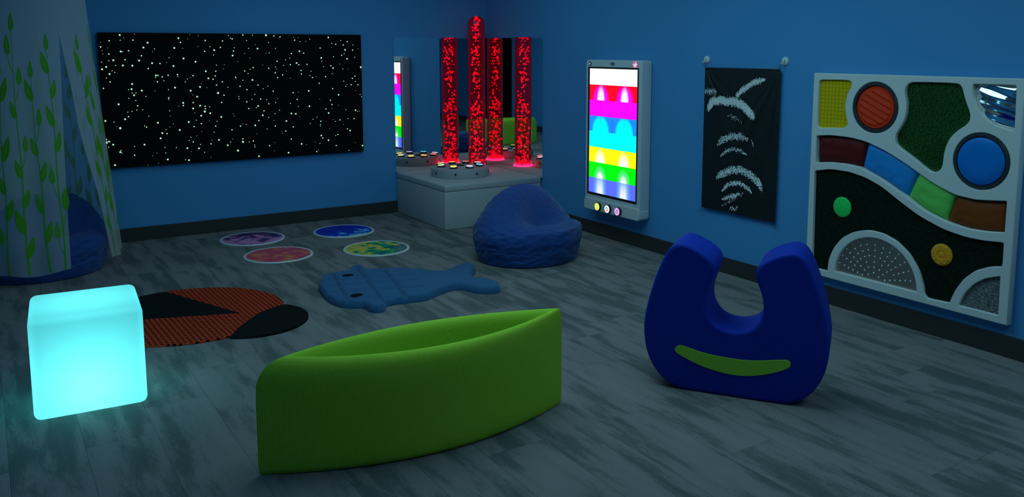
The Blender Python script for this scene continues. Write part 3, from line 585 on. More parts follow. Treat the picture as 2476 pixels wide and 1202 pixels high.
for k, (hy, hz) in enumerate(HOOKS):
    h = thing('wall_hook', ('white round wall hook above the left corner of the sequin banner', 'white round wall hook above the right corner of the sequin banner')[k], 'hook', (XR, hy, hz), ROT_RIGHT, 'wall hooks of the sequin banner')
    obj('disc', lat([(0, 0), (.026, 0), (.026, .004), (.023, .009), (.015, .0115), (0, .012)], 36), M['white_plastic'], h, 50)
    bm = bmesh.new(); tube(bm, [(0, .008, .010), (0, .0, .020), (0, -.010, .024), (0, -.018, .024), (0, -.022, .030), (0, -.018, .036), (0, -.010, .037)], .005, 10)
    obj('hook_prong', bm, M['white_plastic'], h, 180)

# ------------------------------------------------------------------ tactile panel
t = thing('tactile_panel', 'large square off-white touch panel of colored textured inserts on right wall', 'sensory panel', (XR, 3.275, .17), ROT_RIGHT)
TS, TD = 1.193, .05
hole = {
    'yellow': chaikin(TAC['yellow'], 2), 'turf': chaikin(TAC['turf'], 2), 'mirror': soften(TAC['mirror'], .006),
    'ribbon': soften(TAC['ribbon'], .006), 'carpet': soften(TAC['carpet'], .012), 'grey': soften(TAC['grey'], .006),
    'red': circ(.4105, 1.0135, .1405, 72), 'blue': circ(1.0105, .784, .1412, 72)}
PCX, PCY, PR = .4605, .040, .2575
half = [(PCX+PR*math.cos(math.radians(a)), PCY+PR*.985*math.sin(math.radians(a))) for a in range(2, 179, 4)]
hole['plate'] = half
obj('frame', plate([rrect(0, 0, TS, TS, .003, 2)] + list(hole.values()), 0.004, TD, .004, 2), M['frame_white'], t, 35)
obj('backing', box((.005, .005, 0.0), (TS-.005, TS-.005, .006)), M['frame_white'], t)
# yellow grid pad
m, nt, b = newmat('yellow rubber grid')
o_ = nt.obj(); sp = nt.add('ShaderNodeSeparateXYZ', {0: o_})
def groove(nt, c, pitch, w): 
    f = nt.math('FRACT', nt.math('DIVIDE', c, pitch)); return nt.math('LESS_THAN', f, w)
g = nt.math('MAXIMUM', groove(nt, sp.outputs[0], .0235, .10), groove(nt, sp.outputs[1], .0222, .10))
nt.t.links.new(nt.mixc(g, (.78, .52, .006), (.34, .24, .004)), b.inputs['Base Color']); b.inputs['Roughness'].default_value = .7; b.inputs['Specular IOR Level'].default_value = .1
nt.t.links.new(nt.bump(nt.math('SUBTRACT', 1., g), .6, .003), b.inputs['Normal'])
obj('yellow_grid_pad', plate([hole['yellow']], .006, .034, 0, 0, .002), m, t)
# ribbed red disc
M['ring'] = P('black rubber ring', (.03, .035, .04), .38)
def disc_ring(cx, cy, r):
    o = obj('disc_ring', lat([(r-.024, .006), (r-.024, .042), (r-.018, .052), (r-.006, .052), (r-.001, .046), (r-.001, .006)], 72, close=True), M['ring'], t, 50); o.location = (cx, cy, 0)
disc_ring(.4105, 1.0135, .1405); disc_ring(1.0105, .784, .1412)
bm = bmesh.new(); NG = 76; R0 = .1165; grid = {}
ca_, sa_ = math.cos(math.radians(-25)), math.sin(math.radians(-25))
for ring in range(0, 31):
    for k in range(NG if ring else 1):
        rr = R0*ring/30; a = 2*PI*k/NG
        x, y = rr*math.cos(a), rr*math.sin(a)
        q = -x*sa_ + y*ca_; p_ = x*ca_ + y*sa_
        ph = (q/.0335) % 1.0
        fade = max(0, min(1, (.102-rr)/.010))
        hgt = .046 + .010*fade*(1-ph if ph > .18 else ph/.18*.82) 
        grid[ring, k] = bm.verts.new((x, y, hgt if ring < 30 else .040))
for ring in range(30):
    for k in range(NG):
        k2 = (k+1) % NG
        if ring == 0: bm.faces.new((grid[0, 0], grid[1, k], grid[1, k2]))
        else: bm.faces.new((grid[ring, k], grid[ring+1, k], grid[ring+1, k2], grid[ring, k2]))
o = obj('ribbed_red_disc', bm, P('red orange plastic', (.86, .042, .008), .5, spec=.12), t, 22); o.location = (.4105, 1.0135, 0)
o = obj('blue_disc', lat([(.1172, .03), (.1172, .050), (.112, .054), (.06, .055), (0, .055)], 72), P('bright blue plastic', (.002, .20, .68), .35, spec=.2), t, 40); o.location = (1.0105, .784, 0)
# turf
obj('turf_backing', plate([hole['turf']], .006, .026, 0, 0, .002), P('turf backing', (.006, .03, .008), .95), t)
m_gr = P('turf blade', (.07, .33, .07), .6, vary=.4)
bm = bmesh.new(); poly = hole['turf']; rnd = random.Random(11)
us = [p[0] for p in poly]; vs_ = [p[1] for p in poly]; cnt = 0
while cnt < 9000:
    x, y = rnd.uniform(min(us), max(us)), rnd.uniform(min(vs_), max(vs_))
    if not inside((x, y), poly): continue
    cnt += 1
    a = rnd.gauss(.75, .5); L = rnd.uniform(.010, .020); wd = .0014
    dx, dy = math.cos(a), math.sin(a)
    v = [bm.verts.new((x-dy*wd, y+dx*wd, .026)), bm.verts.new((x+dy*wd, y-dx*wd, .026)), bm.verts.new((x+dx*L*.8, y+dy*L*.8, .026+L*.75))]
    bm.faces.new(v)
tag(obj('turf', bm, m_gr, t), kind='stuff')
# curved distorting mirror, bulging and wavy
bm = bmesh.new(); poly = hole['mirror']; N = 44; G = {}
u0, u1, v0, v1 = min(p[0] for p in poly), max(p[0] for p in poly), min(p[1] for p in poly), max(p[1] for p in poly)
for i in range(N+1):
    for j in range(N+1):
        u, v = u0+(u1-u0)*i/N, v0+(v1-v0)*j/N
        G[i, j] = (u, v)
vert = {}
def mv(i, j):
    if (i, j) not in vert:
        u, v = G[i, j]; d, q = edge_d((u, v), poly)
        if not inside((u, v), poly): u, v = q
        a, b_ = (u-u0)/(u1-u0), (v-v0)/(v1-v0)
        w = .018 + .026*math.sin(PI*min(1, a*.9+.05))*math.sin(PI*min(1, (1-b_)*.8+.1)) + .0022*math.sin(a*7+b_*24)
        vert[i, j] = bm.verts.new((u, v, w))
    return vert[i, j]
for i in range(N):
    for j in range(N):
        cu, cv = G[i, j][0]+(u1-u0)/N/2, G[i, j][1]+(v1-v0)/N/2
        if inside((cu, cv), poly): bm.faces.new((mv(i, j), mv(i+1, j), mv(i+1, j+1), mv(i, j+1)))
obj('distorting_mirror', bm, M['chrome'], t, 180)
# four stuffed cushions in the wave-shaped channel
rb = TAC['ribbon']
def resample(p, n):
    L = [0]
    for a, b_ in zip(p, p[1:]): L.append(L[-1]+math.hypot(b_[0]-a[0], b_[1]-a[1]))
    o = []
    for k in range(n+1):
        s = L[-1]*k/n; i = max(j for j in range(len(L)) if L[j] <= s+1e-9); i = min(i, len(p)-2)
        f = (s-L[i])/(L[i+1]-L[i]); o.append((p[i][0]+(p[i+1][0]-p[i][0])*f, p[i][1]+(p[i+1][1]-p[i][1])*f))
    return o
for nm, c, top, bot, rg, seed in (('maroon_cushion', (.13, .010, .012), rb[0:4], rb[19:23][::-1], .55, 1), ('blue_cushion', (.020, .27, .72), rb[3:7], rb[16:20][::-1], .38, 2),
                        ('green_cushion', (.17, .66, .12), rb[6:9], rb[14:17][::-1], .45, 3), ('brown_cushion', (.26, .055, .010), rb[8:11], rb[11:15][::-1], .42, 4)):
    A, B = resample(top, 40), resample(bot, 40); bm = bmesh.new(); V = {}
    for i in range(41):
        for j in range(31):
            s, f = i/40, j/30
            x, y = A[i][0]+(B[i][0]-A[i][0])*f, A[i][1]+(B[i][1]-A[i][1])*f
            puff = (1-abs(2*f-1)**4.0)*(1-abs(2*s-1)**8)
            wr_ = .0035*mnoise.noise(Vector((x*16, y*24+seed*7, seed)))*puff
            V[i, j] = bm.verts.new((x, y, .012+.026*puff**.6+wr_))
    for i in range(40):
        for j in range(30): bm.faces.new((V[i, j+1], V[i+1, j+1], V[i+1, j], V[i, j]))
    obj(nm, bm, P(nm.replace('_', ' '), c, rg, spec=.16, bump=(70, .25, .003), vary=.1), t, 180)
# dark carpet field with two small discs
m, nt, b = newmat('dark green pile')
o_ = nt.obj(); f = nt.noise(o_, 260, 2, .7)
nt.t.links.new(nt.ramp(f, [(.45, (.004, .010, .007)), (.62, (.010, .030, .016)), (.72, (.04, .10, .06))]), b.inputs['Base Color'])
b.inputs['Roughness'].default_value = 1; b.inputs['Specular IOR Level'].default_value = .05
nt.t.links.new(nt.bump(f, .8, .004), b.inputs['Normal'])
obj('carpet_field', plate([hole['carpet']], .006, .032, 0, 0, .002), m, t)
bm = lat([(0, 0), (.0585, 0), (.0585, .005), (.055, .0075), (0, .008)], 48)
for ring, n in ((.0, 1), (.012, 6), (.024, 12), (.036, 18), (.047, 24)):
    for k in range(n): ico(bm, (ring*math.cos(2*PI*k/n), ring*math.sin(2*PI*k/n), .0085), .0030, 1)
o = obj('green_disc', bm, P('bright green rubber', (.03, .80, .16), .6, spec=.2), t, 40); o.location = (.2255, .431, .032)
o = obj('orange_disc', lat([(0, .010), (.016, .010), (.020, .007), (.024, .011), (.036, .011), (.052, .009), (.0575, .005), (.0575, 0), (0, 0)], 48), P('orange rubber', (.95, .36, .012), .6, spec=.2), t, 40); o.location = (.8355, .277, .032)
for k in range(9):
    a = 2*PI*k/9+.3
    bm = bmesh.new(); ico(bm, (0, 0, 0), .0042, 2, .6); s_ = obj('rivet', bm, M['chrome'], o, 180); s_.location = (.0465*math.cos(a), .0465*math.sin(a), .0098)
# studded metal half disc
pl = obj('stud_plate', plate([half], .006, .028, 0, 0, .003), M['steel'], t)
stud_me = None
for (u, v) in TAC['studs']:
    if not inside((u, v), half): continue
    if stud_me is None:
        bm = bmesh.new(); ico(bm, (0, 0, 0), .0062, 2, .8); s_ = obj('stud', bm, M['chrome'], pl, 180); stud_me = s_.data
    else:
        s_ = bpy.data.objects.new('stud', stud_me); COL.objects.link(s_); s_.parent = pl
    s_.location = (u, v, .029)
m, nt, b = newmat('grey loop weave')
o_ = nt.obj(); mp = nt.add('ShaderNodeMapping', {'Vector': o_, 'Scale': (60, 220, 60)}); f = nt.noise(mp.outputs[0], 1., 2, .7)
nt.t.links.new(nt.ramp(f, [(.38, (.03, .035, .035)), (.62, (.30, .31, .30))]), b.inputs['Base Color']); b.inputs['Roughness'].default_value = 1
nt.t.links.new(nt.bump(f, .6, .003), b.inputs['Normal'])
obj('grey_weave_pad', plate([hole['grey']], .006, .034, 0, 0, .002), m, t)

# ------------------------------------------------------------------ bean bags
def bean(name, label, loc, rz, seed, R=.40, H=.52, sx=1.0, sy=.9):
    """slumped bean bag; local +Y is the back rest, -Y the seat side"""
    NT_, NP = 144, 96
    bm = bmesh.new(); V = {}
    for j in range(NP+1):
        f = j/NP                                         # 0 bottom centre .. 1 top centre
        for i in range(NT_ if 0 < j < NP else 1):
            a = 2*PI*i/NT_
            if f < .16: r = R*.92*f/.16; z = 0.
            else:
                g = (f-.16)/.84; ph = -math.radians(62) + g*math.radians(152)
                r = R*max(0, math.cos(ph))**.80 if ph > 0 else R*(.92+.08*((ph+math.radians(62))/math.radians(62))**.6)
                zb = .155
                z = zb + (H-zb)*math.sin(ph)**1.05 if ph > 0 else zb*(1-((-ph)/math.radians(62))**1.35)
                if j == NP: r = 0
            x, y = r*math.cos(a)*sx, r*math.sin(a)*sy
            top = max(0, min(1, (z-.15)/.14)); top = top*top*(3-2*top)
            # seat: press the front half down, shift the crown to the back
            back = y/R
            y += .05*top*(z/H)
            k = 1/(1+math.exp((y+.02)/.052))
            z -= top*k*(z-.235)*.84
            z -= top*.14*math.exp(-(((x-.05)/.19)**2+((y+.045)/.105)**2))
            x = x*(1-.16*top*max(0, (z-.20)/.32)*(1-k)) + .075*top*max(0, (z-.2)/.3)
            p = Vector((x, y, z))
            if z > .004:
                n1 = mnoise.noise(p*4.5+Vector((seed, 0, 0))); n2 = mnoise.noise(Vector((x*13+seed, y*13, z*26))); n3 = mnoise.noise(Vector((x*30, y*30+seed, z*44)))
                n4 = mnoise.noise(Vector((x*22+z*9, y*22-seed, z*60+x*12)))
                dr = .015*n1 + .0085*(1-abs(n2)*2.2) + .0045*n3 + .0040*(1-abs(n4)*2)
                s_ = 1+dr/R*min(1, z/.05)
                p = Vector((x*s_, y*s_, z+.6*dr*min(1, z/.06)))
            V[j, i] = bm.verts.new(p)
    def g(j, i): return V[j, 0] if j in (0, NP) else V[j, i % NT_]
    for j in range(NP):
        for i in range(NT_):
            q = []
            for w in (g(j, i), g(j, i+1), g(j+1, i+1), g(j+1, i)):
                if w not in q: q.append(w)
            bm.faces.new(q)
    o = obj(name, bm, M['bean'], None, 180)
    o.location = loc; o.rotation_euler = (0, 0, rz)
    return tag(o, label, 'bean bag', 'navy bean bags')
bean('bean_bag', 'navy bean bag chair out in the open beside the grey padded platform', (3.295, 5.065, 0), math.radians(8), 1.0)
bean('bean_bag', 'navy bean bag half hidden inside the leaf print canopy', (.285, 6.495, 0), math.radians(0), 5.0, R=.41, H=.535)

# ------------------------------------------------------------------ sheer leaf canopy
KX, KY = .27, 6.60
def canopy_r(th, z):
    return .53 - .075*z + (.010*math.sin(th*9) + .006*math.sin(th*17+1))*max(0, 1-z/1.9)
def lerp_tab(tab, z):
    for (z0, a0), (z1, a1) in zip(tab, tab[1:]):
        if z <= z1: return a0+(a1-a0)*max(0, (z-z0)/(z1-z0))
    return tab[-1][1]
EL = [(0, -72.6), (.57, -70.3), (1.1, -66.6), (1.60, -61.8)]       # left edge of the slit (degrees)
ER = [(0, -35.5), (.065, -36.6), (.56, -42.6), (1.01, -53.0), (1.23, -55.5), (1.60, -61.79)]
m, nt, b = newmat('sheer canopy cloth')
df = nt.add('ShaderNodeBsdfDiffuse', {'Color': (.96, .95, .92, 1)}); tl = nt.add('ShaderNodeBsdfTranslucent', {'Color': (.96, .95, .92, 1)})
m1 = nt.add('ShaderNodeMixShader', {0: .35, 1: df.outputs[0], 2: tl.outputs[0]}); tr = nt.add('ShaderNodeBsdfTransparent', {'Color': (1, 1, 1, 1)})
m2 = nt.add('ShaderNodeMixShader', {0: .58, 1: m1.outputs[0], 2: tr.outputs[0]}); nt.out(m2.outputs[0]); M['sheer'] = m
m, nt, b = newmat('leaf print green')
df = nt.add('ShaderNodeBsdfDiffuse', {'Color': (.14, .56, .006, 1)}); tl = nt.add('ShaderNodeBsdfTranslucent', {'Color': (.14, .56, .006, 1)})
m1 = nt.add('ShaderNodeMixShader', {0: .35, 1: df.outputs[0], 2: tl.outputs[0]}); tr = nt.add('ShaderNodeBsdfTransparent', {'Color': (.75, 1, .6, 1)})
m2 = nt.add('ShaderNodeMixShader', {0: .06, 1: m1.outputs[0], 2: tr.outputs[0]}); nt.out(m2.outputs[0]); M['leaf'] = m
t = thing('canopy_tent', 'sheer hanging canopy printed with green leafy stems in the left corner', 'canopy', (KX, KY, 0))
def cpt(thd, z, off=0.):
    th = math.radians(thd); r = canopy_r(th, z)+off
    return Vector((r*math.cos(th), r*math.sin(th), z))
bm = bmesh.new(); NA, NZ = 150, 70; ZT = 2.12; V = {}
def hem(thd):
    return .075 + .012*math.sin(math.radians(thd)*9+.6)
for j in range(NZ+1):
    for i in range(NA+1):
        s = i/NA
        z = hem(-36+(360-36.6)*s) + (ZT-.075)*(j/NZ)**1.0
        l, r_ = lerp_tab(EL, z), lerp_tab(ER, z)
        V[j, i] = bm.verts.new(cpt(r_ + (l+360-r_)*s, z))
for j in range(NZ):
    for i in range(NA): bm.faces.new((V[j, i], V[j, i+1], V[j+1, i+1], V[j+1, i]))
bmesh.ops.remove_doubles(bm, verts=bm.verts[:], dist=.0004)
# printed stems and leaves lie a hair outside the cloth
def strip(pts, w0, w1):
    prev = None
    for k, (a, z) in enumerate(pts):
        w = w0+(w1-w0)*k/(len(pts)-1); da = math.degrees(w/.45)
        cur = (bm.verts.new(cpt(a-da, z, .003)), bm.verts.new(cpt(a+da, z, .003)))
        if prev: bm.faces.new((prev[0], prev[1], cur[1], cur[0])).material_index = 1
        prev = cur
def leaf(a, z, L, side, lean):
    """pointed leaf growing up and outwards from (a, z), with an unprinted slit along its vein"""
    ax = Vector((side*lean, 1)).normalized(); nx = Vector((ax.y, -ax.x)); wl = L*.135
    for half_ in (-1, 1):
        row = []
        for k in range(9):
            f = k/8; wd = wl*(math.sin(PI*min(1, f**.72))**.85) if 0 < k < 8 else 0
            gap = .0022*math.sin(PI*f) if k < 7 else 0
            q0 = ax*(L*f)+nx*half_*gap; q1 = ax*(L*f)+nx*half_*max(gap, wd)
            row.append([bm.verts.new(cpt(a+math.degrees(q.x/.48), z+q.y, .0032)) for q in (q0, q1)])
        for k in range(8):
            f = [row[k][0], row[k][1], row[k+1][1], row[k+1][0]]
            fc = bm.faces.new(f); fc.material_index = 1
rnd = random.Random(5)
stems = [(-109.7, -111.5, 1.33), (-98.0, -100.5, 1.62), (-85.5, -88.5, 1.33), (-75.6, -73.8, 1.50), (-121, -122, 1.5), (-133, -133, 1.3), (-145, -146, 1.55), (-158, -157, 1.35),
         (-31, -44, 1.50), (-21, -33, 1.25), (-9, -20, 1.55), (3, -4, 1.3), (16, 10, 1.5), (29, 26, 1.2), (42, 38, 1.45), (54, 51, 1.3), (65, 62, 1.05), (77, 74, 1.5), (90, 87, 1.1), (103, 100, 1.35), (116, 113, 1.2), (130, 128, 1.5), (145, 142, 1.25), (160, 158, 1.5), (175, 174, 1.3), (190, 190, 1.5)]
for a0, a1, ztop in stems:
    z0 = .085
    P_ = [(a0+(a1-a0)*k/24 + .5*math.sin(k*.5+a0), z0+(ztop-z0)*k/24) for k in range(25)]
    strip(P_, .0046, .0012)
    def at_z(z):
        f = (z-z0)/(ztop-z0)*24; k = min(23, int(f)); return P_[k][0]+(P_[k+1][0]-P_[k][0])*(f-k)
    leaf(at_z(ztop-.01), ztop-.01, rnd.uniform(.10, .13), 1, .03)
    z = ztop-.16; sd = rnd.choice((-1, 1))
    while z > .10:
        L = rnd.uniform(.12, .175)
        if z+L < ztop+.05:
            if rnd.random() < .34:        # a leaf on its own side shoot
                zz = z-.10
                if zz > .09:
                    a_b, a_t = at_z(zz), at_z(z)+sd*math.degrees(.030/.48)
                    strip([(a_b+(a_t-a_b)*(k/6)**.6, zz+(z-zz)*k/6) for k in range(7)], .0022, .0014); leaf(a_t, z, L*.85, sd, .03)
            else: leaf(at_z(z)+sd*.4, z, L, sd, .24)
        sd = -sd; z -= rnd.uniform(.15, .21)
obj('sheer_cloth', bm, [M['sheer'], M['leaf']], t, 180)
bm = bmesh.new(); hp = [cpt(360*k/48, ZT+.06, -.008) for k in range(48)]; tube(bm, hp, .006, 8, True)
obj('top_hoop', bm, M['white_plastic'], t, 180)
bm = bmesh.new(); tube(bm, [(0, 0, ZT+.42), (0, 0, HC)], .004, 8)
for k in range(6):
    a = 2*PI*k/6; q = cpt(math.degrees(a), ZT+.06, -.008); tube(bm, [(0, 0, ZT+.42), tuple(q)], .003, 6)
obj('hanging_cords', bm, M['white_plastic'], t, 180)

# ------------------------------------------------------------------ floor liquid tiles
def tile(loc, label, nodes):
    t = thing('liquid_floor_tile', label, 'floor tile', (loc[0], loc[1], 0), None, 'round liquid floor tiles')
    obj('rim', lat([(.229, 0), (.250, 0), (.250, .004), (.246, .0075), (.231, .0075), (.229, .006)], 72, close=True), M['white_plastic'], t, 50)
    m, nt, b = newmat('tile gel')
    nodes(nt, b); b.inputs['Roughness'].default_value = .3; b.inputs['Specular IOR Level'].default_value = .3
    obj('gel_disc', lat([(0, .0062), (.2295, .0062), (.2295, .001), (0, .001)], 72), m, t)
def g_noise(nt, scale, off, stretch=(1, 1, 1), detail=6, rough=.62):
    mp = nt.add('ShaderNodeMapping', {'Vector': nt.obj(), 'Location': off, 'Scale': stretch}); return nt.noise(mp.outputs[0], scale, detail, rough)
def dirn(nt, ang, k):
    sp = nt.add('ShaderNodeSeparateXYZ', {0: nt.obj()})
    return nt.math('MULTIPLY', nt.math('ADD', nt.math('MULTIPLY', sp.outputs[0], math.cos(ang)), nt.math('MULTIPLY', sp.outputs[1], math.sin(ang))), k)
def t_purple(nt, b):
    f = nt.math('ADD', g_noise(nt, 9, (2, 1, 0)), dirn(nt, math.radians(60), -.35))
    c = nt.ramp(f, [(.44, (.07, .02, .11)), (.475, (.14, .045, .17)), (.50, (.85, .20, .48)), (.72, (.90, .38, .62))]); nt.t.links.new(c, b.inputs['Base Color'])
def t_orange(nt, b):
    f = nt.math('ADD', g_noise(nt, 8, (5, 3, 0)), dirn(nt, math.radians(20), .12))
    c = nt.ramp(f, [(.43, (1., .22, .05)), (.47, (1., .15, .06)), (.50, (.86, .055, .075)), (.62, (.80, .045, .075)), (.66, (1., .22, .06))]); nt.t.links.new(c, b.inputs['Base Color'])
def t_blue(nt, b):
    f = nt.math('ADD', g_noise(nt, 11, (1, 7, 0)), nt.math('ADD', dirn(nt, math.radians(-72), .95), -.10))
    c = nt.ramp(f, [(.46, (.004, .006, .50)), (.50, (.01, .03, .80)), (.53, (.04, .40, .85)), (.66, (.40, .75, .85))]); nt.t.links.new(c, b.inputs['Base Color'])
def t_green(nt, b):
    f = nt.math('ADD', g_noise(nt, 10, (8, 2, 0)), dirn(nt, math.radians(150), .55))
    c = nt.ramp(f, [(.42, (.006, .16, .12)), (.47, (.015, .38, .08)), (.51, (.08, .55, .07)), (.53, (.90, .55, .03)), (.8, (.95, .60, .03))]); nt.t.links.new(c, b.inputs['Base Color'])
tile((1.762, 6.731), 'round floor tile of pink and dark purple liquid nearest the back wall', t_purple)
tile((1.778, 6.088), 'round floor tile of orange and red swirling liquid', t_orange)
tile((2.480, 6.610), 'round floor tile of deep blue liquid with pale edges', t_blue)
tile((2.464, 5.890), 'round floor tile of green and yellow mottled liquid', t_green)

# ------------------------------------------------------------------ whale floor mat
t = thing('whale_mat', 'quilted blue whale shaped floor mat with two black eyes', 'floor mat', (2.1, 4.85, 0))
poly = chaikin([(x-2.1, y-4.85) for x, y in WHALE], 2)
QL = [((1.75,5.086),(2.30,4.913)), ((1.66,4.955),(2.259,4.76)), ((1.645,4.88),(2.225,4.605)), ((1.65,4.705),(2.158,4.407)), ((1.889,5.30),(1.717,4.50)), ((2.075,5.32),(1.896,4.42)), ((2.225,5.25),(2.043,4.42))]
QL[1] = ((1.67, 4.97), (2.275, 4.79)); QL[2] = ((1.66, 4.83), (2.24, 4.63))
QL = [((a[0]-2.1, a[1]-4.85), (b_[0]-2.1, b_[1]-4.85)) for a, b_ in QL]
bm = bmesh.new(); S = .0095; vt = {}; rimv = set()
x0, x1, y0, y1 = min(p[0] for p in poly), max(p[0] for p in poly), min(p[1] for p in poly), max(p[1] for p in poly)
nx_, ny_ = int((x1-x0)/S)+2, int((y1-y0)/S)+2
cells = [(i, j) for i in range(nx_) for j in range(ny_) if inside((x0+(i+.5)*S, y0+(j+.5)*S), poly)]
cs = set(cells)
def wv(i, j):
    if (i, j) in vt: return vt[i, j]
    p = (x0+i*S, y0+j*S); d, q = edge_d(p, poly)
    edge = not all((i+a, j+b_) in cs for a in (-1, 0) for b_ in (-1, 0))
    if edge: p, d = q, 0
    e = min(1, d/.024); h = .010+.038*math.sqrt(max(0, 1-(1-e)**2))
    g = min(segd(p, a, b_)[0] for a, b_ in QL); h -= .018*math.exp(-(g/.0100)**2)*min(1, d/.03)
    h += .0015*mnoise.noise(Vector((p[0]*14, p[1]*14, 2)))*e
    v = bm.verts.new((p[0], p[1], h)); vt[i, j] = v; return v
for i, j in cells: bm.faces.new((wv(i, j), wv(i+1, j), wv(i+1, j+1), wv(i, j+1)))
ext = bmesh.ops.extrude_edge_only(bm, edges=[e for e in bm.edges if len(e.link_faces) == 1])
for v in ext['geom']:
    if isinstance(v, bmesh.types.BMVert): v.co.z = .0
obj('mat_body', bm, M['whale'], t, 60)
for ex, ey in ((1.935, 5.111), (1.816, 4.660)):
    bm = bmesh.new(); lathe(bm, [(0, .004), (.8, .003), (1, 0)], 32)
    for v in bm.verts: v.co = Vector((v.co.x*.040, v.co.y*.031, v.co.z+.0478))
    o = obj('eye', bm, M['black_cloth'], t); o.location = (ex-2.1, ey-4.85, 0)

# ------------------------------------------------------------------ ladybird floor mat
t = thing('ladybug_mat', 'flat red ladybug floor mat with black dots, black head and wing gap', 'floor mat', (.918, 4.955, 0))
m, nt, b = newmat('red dotted felt')
rt = nt.add('ShaderNodeMapping', {'Vector': nt.obj(), 'Rotation': (0, 0, math.radians(28))}); sp = nt.add('ShaderNodeSeparateXYZ', {0: rt.outputs[0]}); x, y = sp.outputs[0], sp.outputs[1]
pit = .030
def hexd(ox, oy):
    a = nt.math('ADD', nt.math('DIVIDE', x, pit), ox); c = nt.math('ADD', nt.math('DIVIDE', y, pit*1.732), oy)
    a = nt.math('MULTIPLY', nt.math('SUBTRACT', nt.math('FRACT', a), .5), pit); c = nt.math('MULTIPLY', nt.math('SUBTRACT', nt.math('FRACT', c), .5), pit*1.732)
    return nt.math('SQRT', nt.math('ADD', nt.math('MULTIPLY', a, a), nt.math('MULTIPLY', c, c)))
dmin = nt.math('MINIMUM', hexd(0., 0.), hexd(.5, .5))
dot = nt.math('LESS_THAN', dmin, pit*.315)
nt.t.links.new(nt.mixc(dot, (.66, .050, .014), (.006, .006, .007)), b.inputs['Base Color']); b.inputs['Roughness'].default_value = .95; b.inputs['Specular IOR Level'].default_value = .1
obj('body', plate([circ(0, 0, .531, 96)], 0, .011, .002, 1), m, t, 40)
bd = [(1.423,4.823),(1.352,4.801),(1.275,4.752),(1.217,4.693),(1.175,4.642),(1.128,4.583),(1.078,4.513),(1.020,4.425)]
hc = [(1.202+.299*math.cos(math.radians(a)), 4.646+.297*math.sin(math.radians(a))) for a in range(-128, 37, 4)]
hp = [(x_-.918, y_-4.955) for x_, y_ in bd[::-1][1:-1][::-1]]
head = [(x_-.918, y_-4.955) for x_, y_ in hc] + [(x_-.918, y_-4.955) for x_, y_ in bd[:-1]]
obj('head', plate([head], 0, .0125, .002, 1), M['black_cloth'], t, 40)
a1, a2 = math.atan2(5.49-4.955, .889-.918), math.atan2(4.97-4.955, .60-.918)
# wing gap: from the apex behind the head out to the rim
ap = (1.168-.918, 4.80-4.955)
def hit(dx, dy):
    l = math.hypot(dx, dy); dx, dy = dx/l, dy/l; B_ = ap[0]*dx+ap[1]*dy; C_ = ap[0]**2+ap[1]**2-.530**2; k = -B_+math.sqrt(B_*B_-C_); return (ap[0]+dx*k, ap[1]+dy*k)
h1, h2 = hit(-.279, .69), hit(-.478, .17)
b1, b2 = math.atan2(h1[1], h1[0]), math.atan2(h2[1], h2[0])
if b2 < b1: b2 += 2*PI
obj('wing_gap', plate([[ap] + [(.530*math.cos(b1+(b2-b1)*k/24), .530*math.sin(b1+(b2-b1)*k/24)) for k in range(25)]], .002, .0118), M['black_cloth'], t)

# ------------------------------------------------------------------ green canoe-shaped seat
A_, B_ = Vector((.745, 2.893, 0)), Vector((2.008, 2.822, 0))
mid = (A_+B_)/2; ax = (B_-A_).normalized(); Lh = (B_-A_).length/2
rotb = Matrix.Rotation(math.atan2(ax.y, ax.x), 3, 'Z')
t = thing('boat_seat', 'lime green woven boat shaped cuddle seat in the foreground', 'seat', mid, rotb)
def leaf_loop(tl, tr, w, n=40):
    """pointed oval between x = -Lh+tl and Lh-tr, half width w; slightly rounded tips"""
    a0, a1 = -Lh+tl, Lh-tr; c = (a0+a1)/2; h = (a1-a0)/2
    def yy(s): return w*(1-abs(s)**2.0)*(1.0)
    top, bot = [], []
    for k in range(n+1):
        s = math.sin((k/n-.5)*PI); top.append((c+h*s, yy(s)))
    lp_ = [(x, -y) for x, y in top] + [(x, y) for x, y in top[::-1][1:-1]]
    return lp_
HB = .422; wm = .171
lev = []
for d, z, tl, tr in ((.022, 0., .012, .010), (.009, .006, .004, .004), (.002, .022, .001, .001), (0, .045, 0, 0), (0, .12, 0, 0), (-.004, .20, 0, 0), (-.008, .28, 0, 0), (-.009, .33, .003, .0), (-.008, .355, .010, .001), (-.006, .378, .024, .002), (-.002, .398, .042, .004), (.006, .413, .064, .008),
                     (.016, .421, .085, .014), (.027, .424, .100, .026), (.039, .421, .112, .045), (.050, .413, .122, .066), (.058, .398, .132, .085), (.062, .38, .140, .095), (.064, .34, .145, .10), (.066, .2, .15, .11), (.070, .075, .155, .115)):
    lev.append((leaf_loop(tl, tr, wm-d), z))
bm = bmesh.new(); rows = [[bm.verts.new((x, y, z - .014*max(0, (z-.2)/.22)*(1-(x/Lh)**2))) for x, y in lp_] for lp_, z in lev]; n = len(rows[0])
for A, B in zip(rows, rows[1:]):
    for k in range(n): bm.faces.new((A[k], A[(k+1) % n], B[(k+1) % n], B[k]))
bm.faces.new(rows[0][::-1])
obj('shell', bm, M['boat'], t, 50)
lp_ = leaf_loop(.158, .118, wm-.072); bm = bmesh.new()
R1 = [bm.verts.new((x, y, .06)) for x, y in lp_]; R2 = [bm.verts.new((x, y, .088)) for x, y in lp_]; R3 = [bm.verts.new((x*.97, y*.85, .098)) for x, y in lp_]
for A, B in ((R1, R2), (R2, R3)):
    for k in range(n): bm.faces.new((A[k], A[(k+1) % n], B[(k+1) % n], B[k]))
bm.faces.new(R3)
obj('inner_cushion', bm, M['boat'], t, 60)

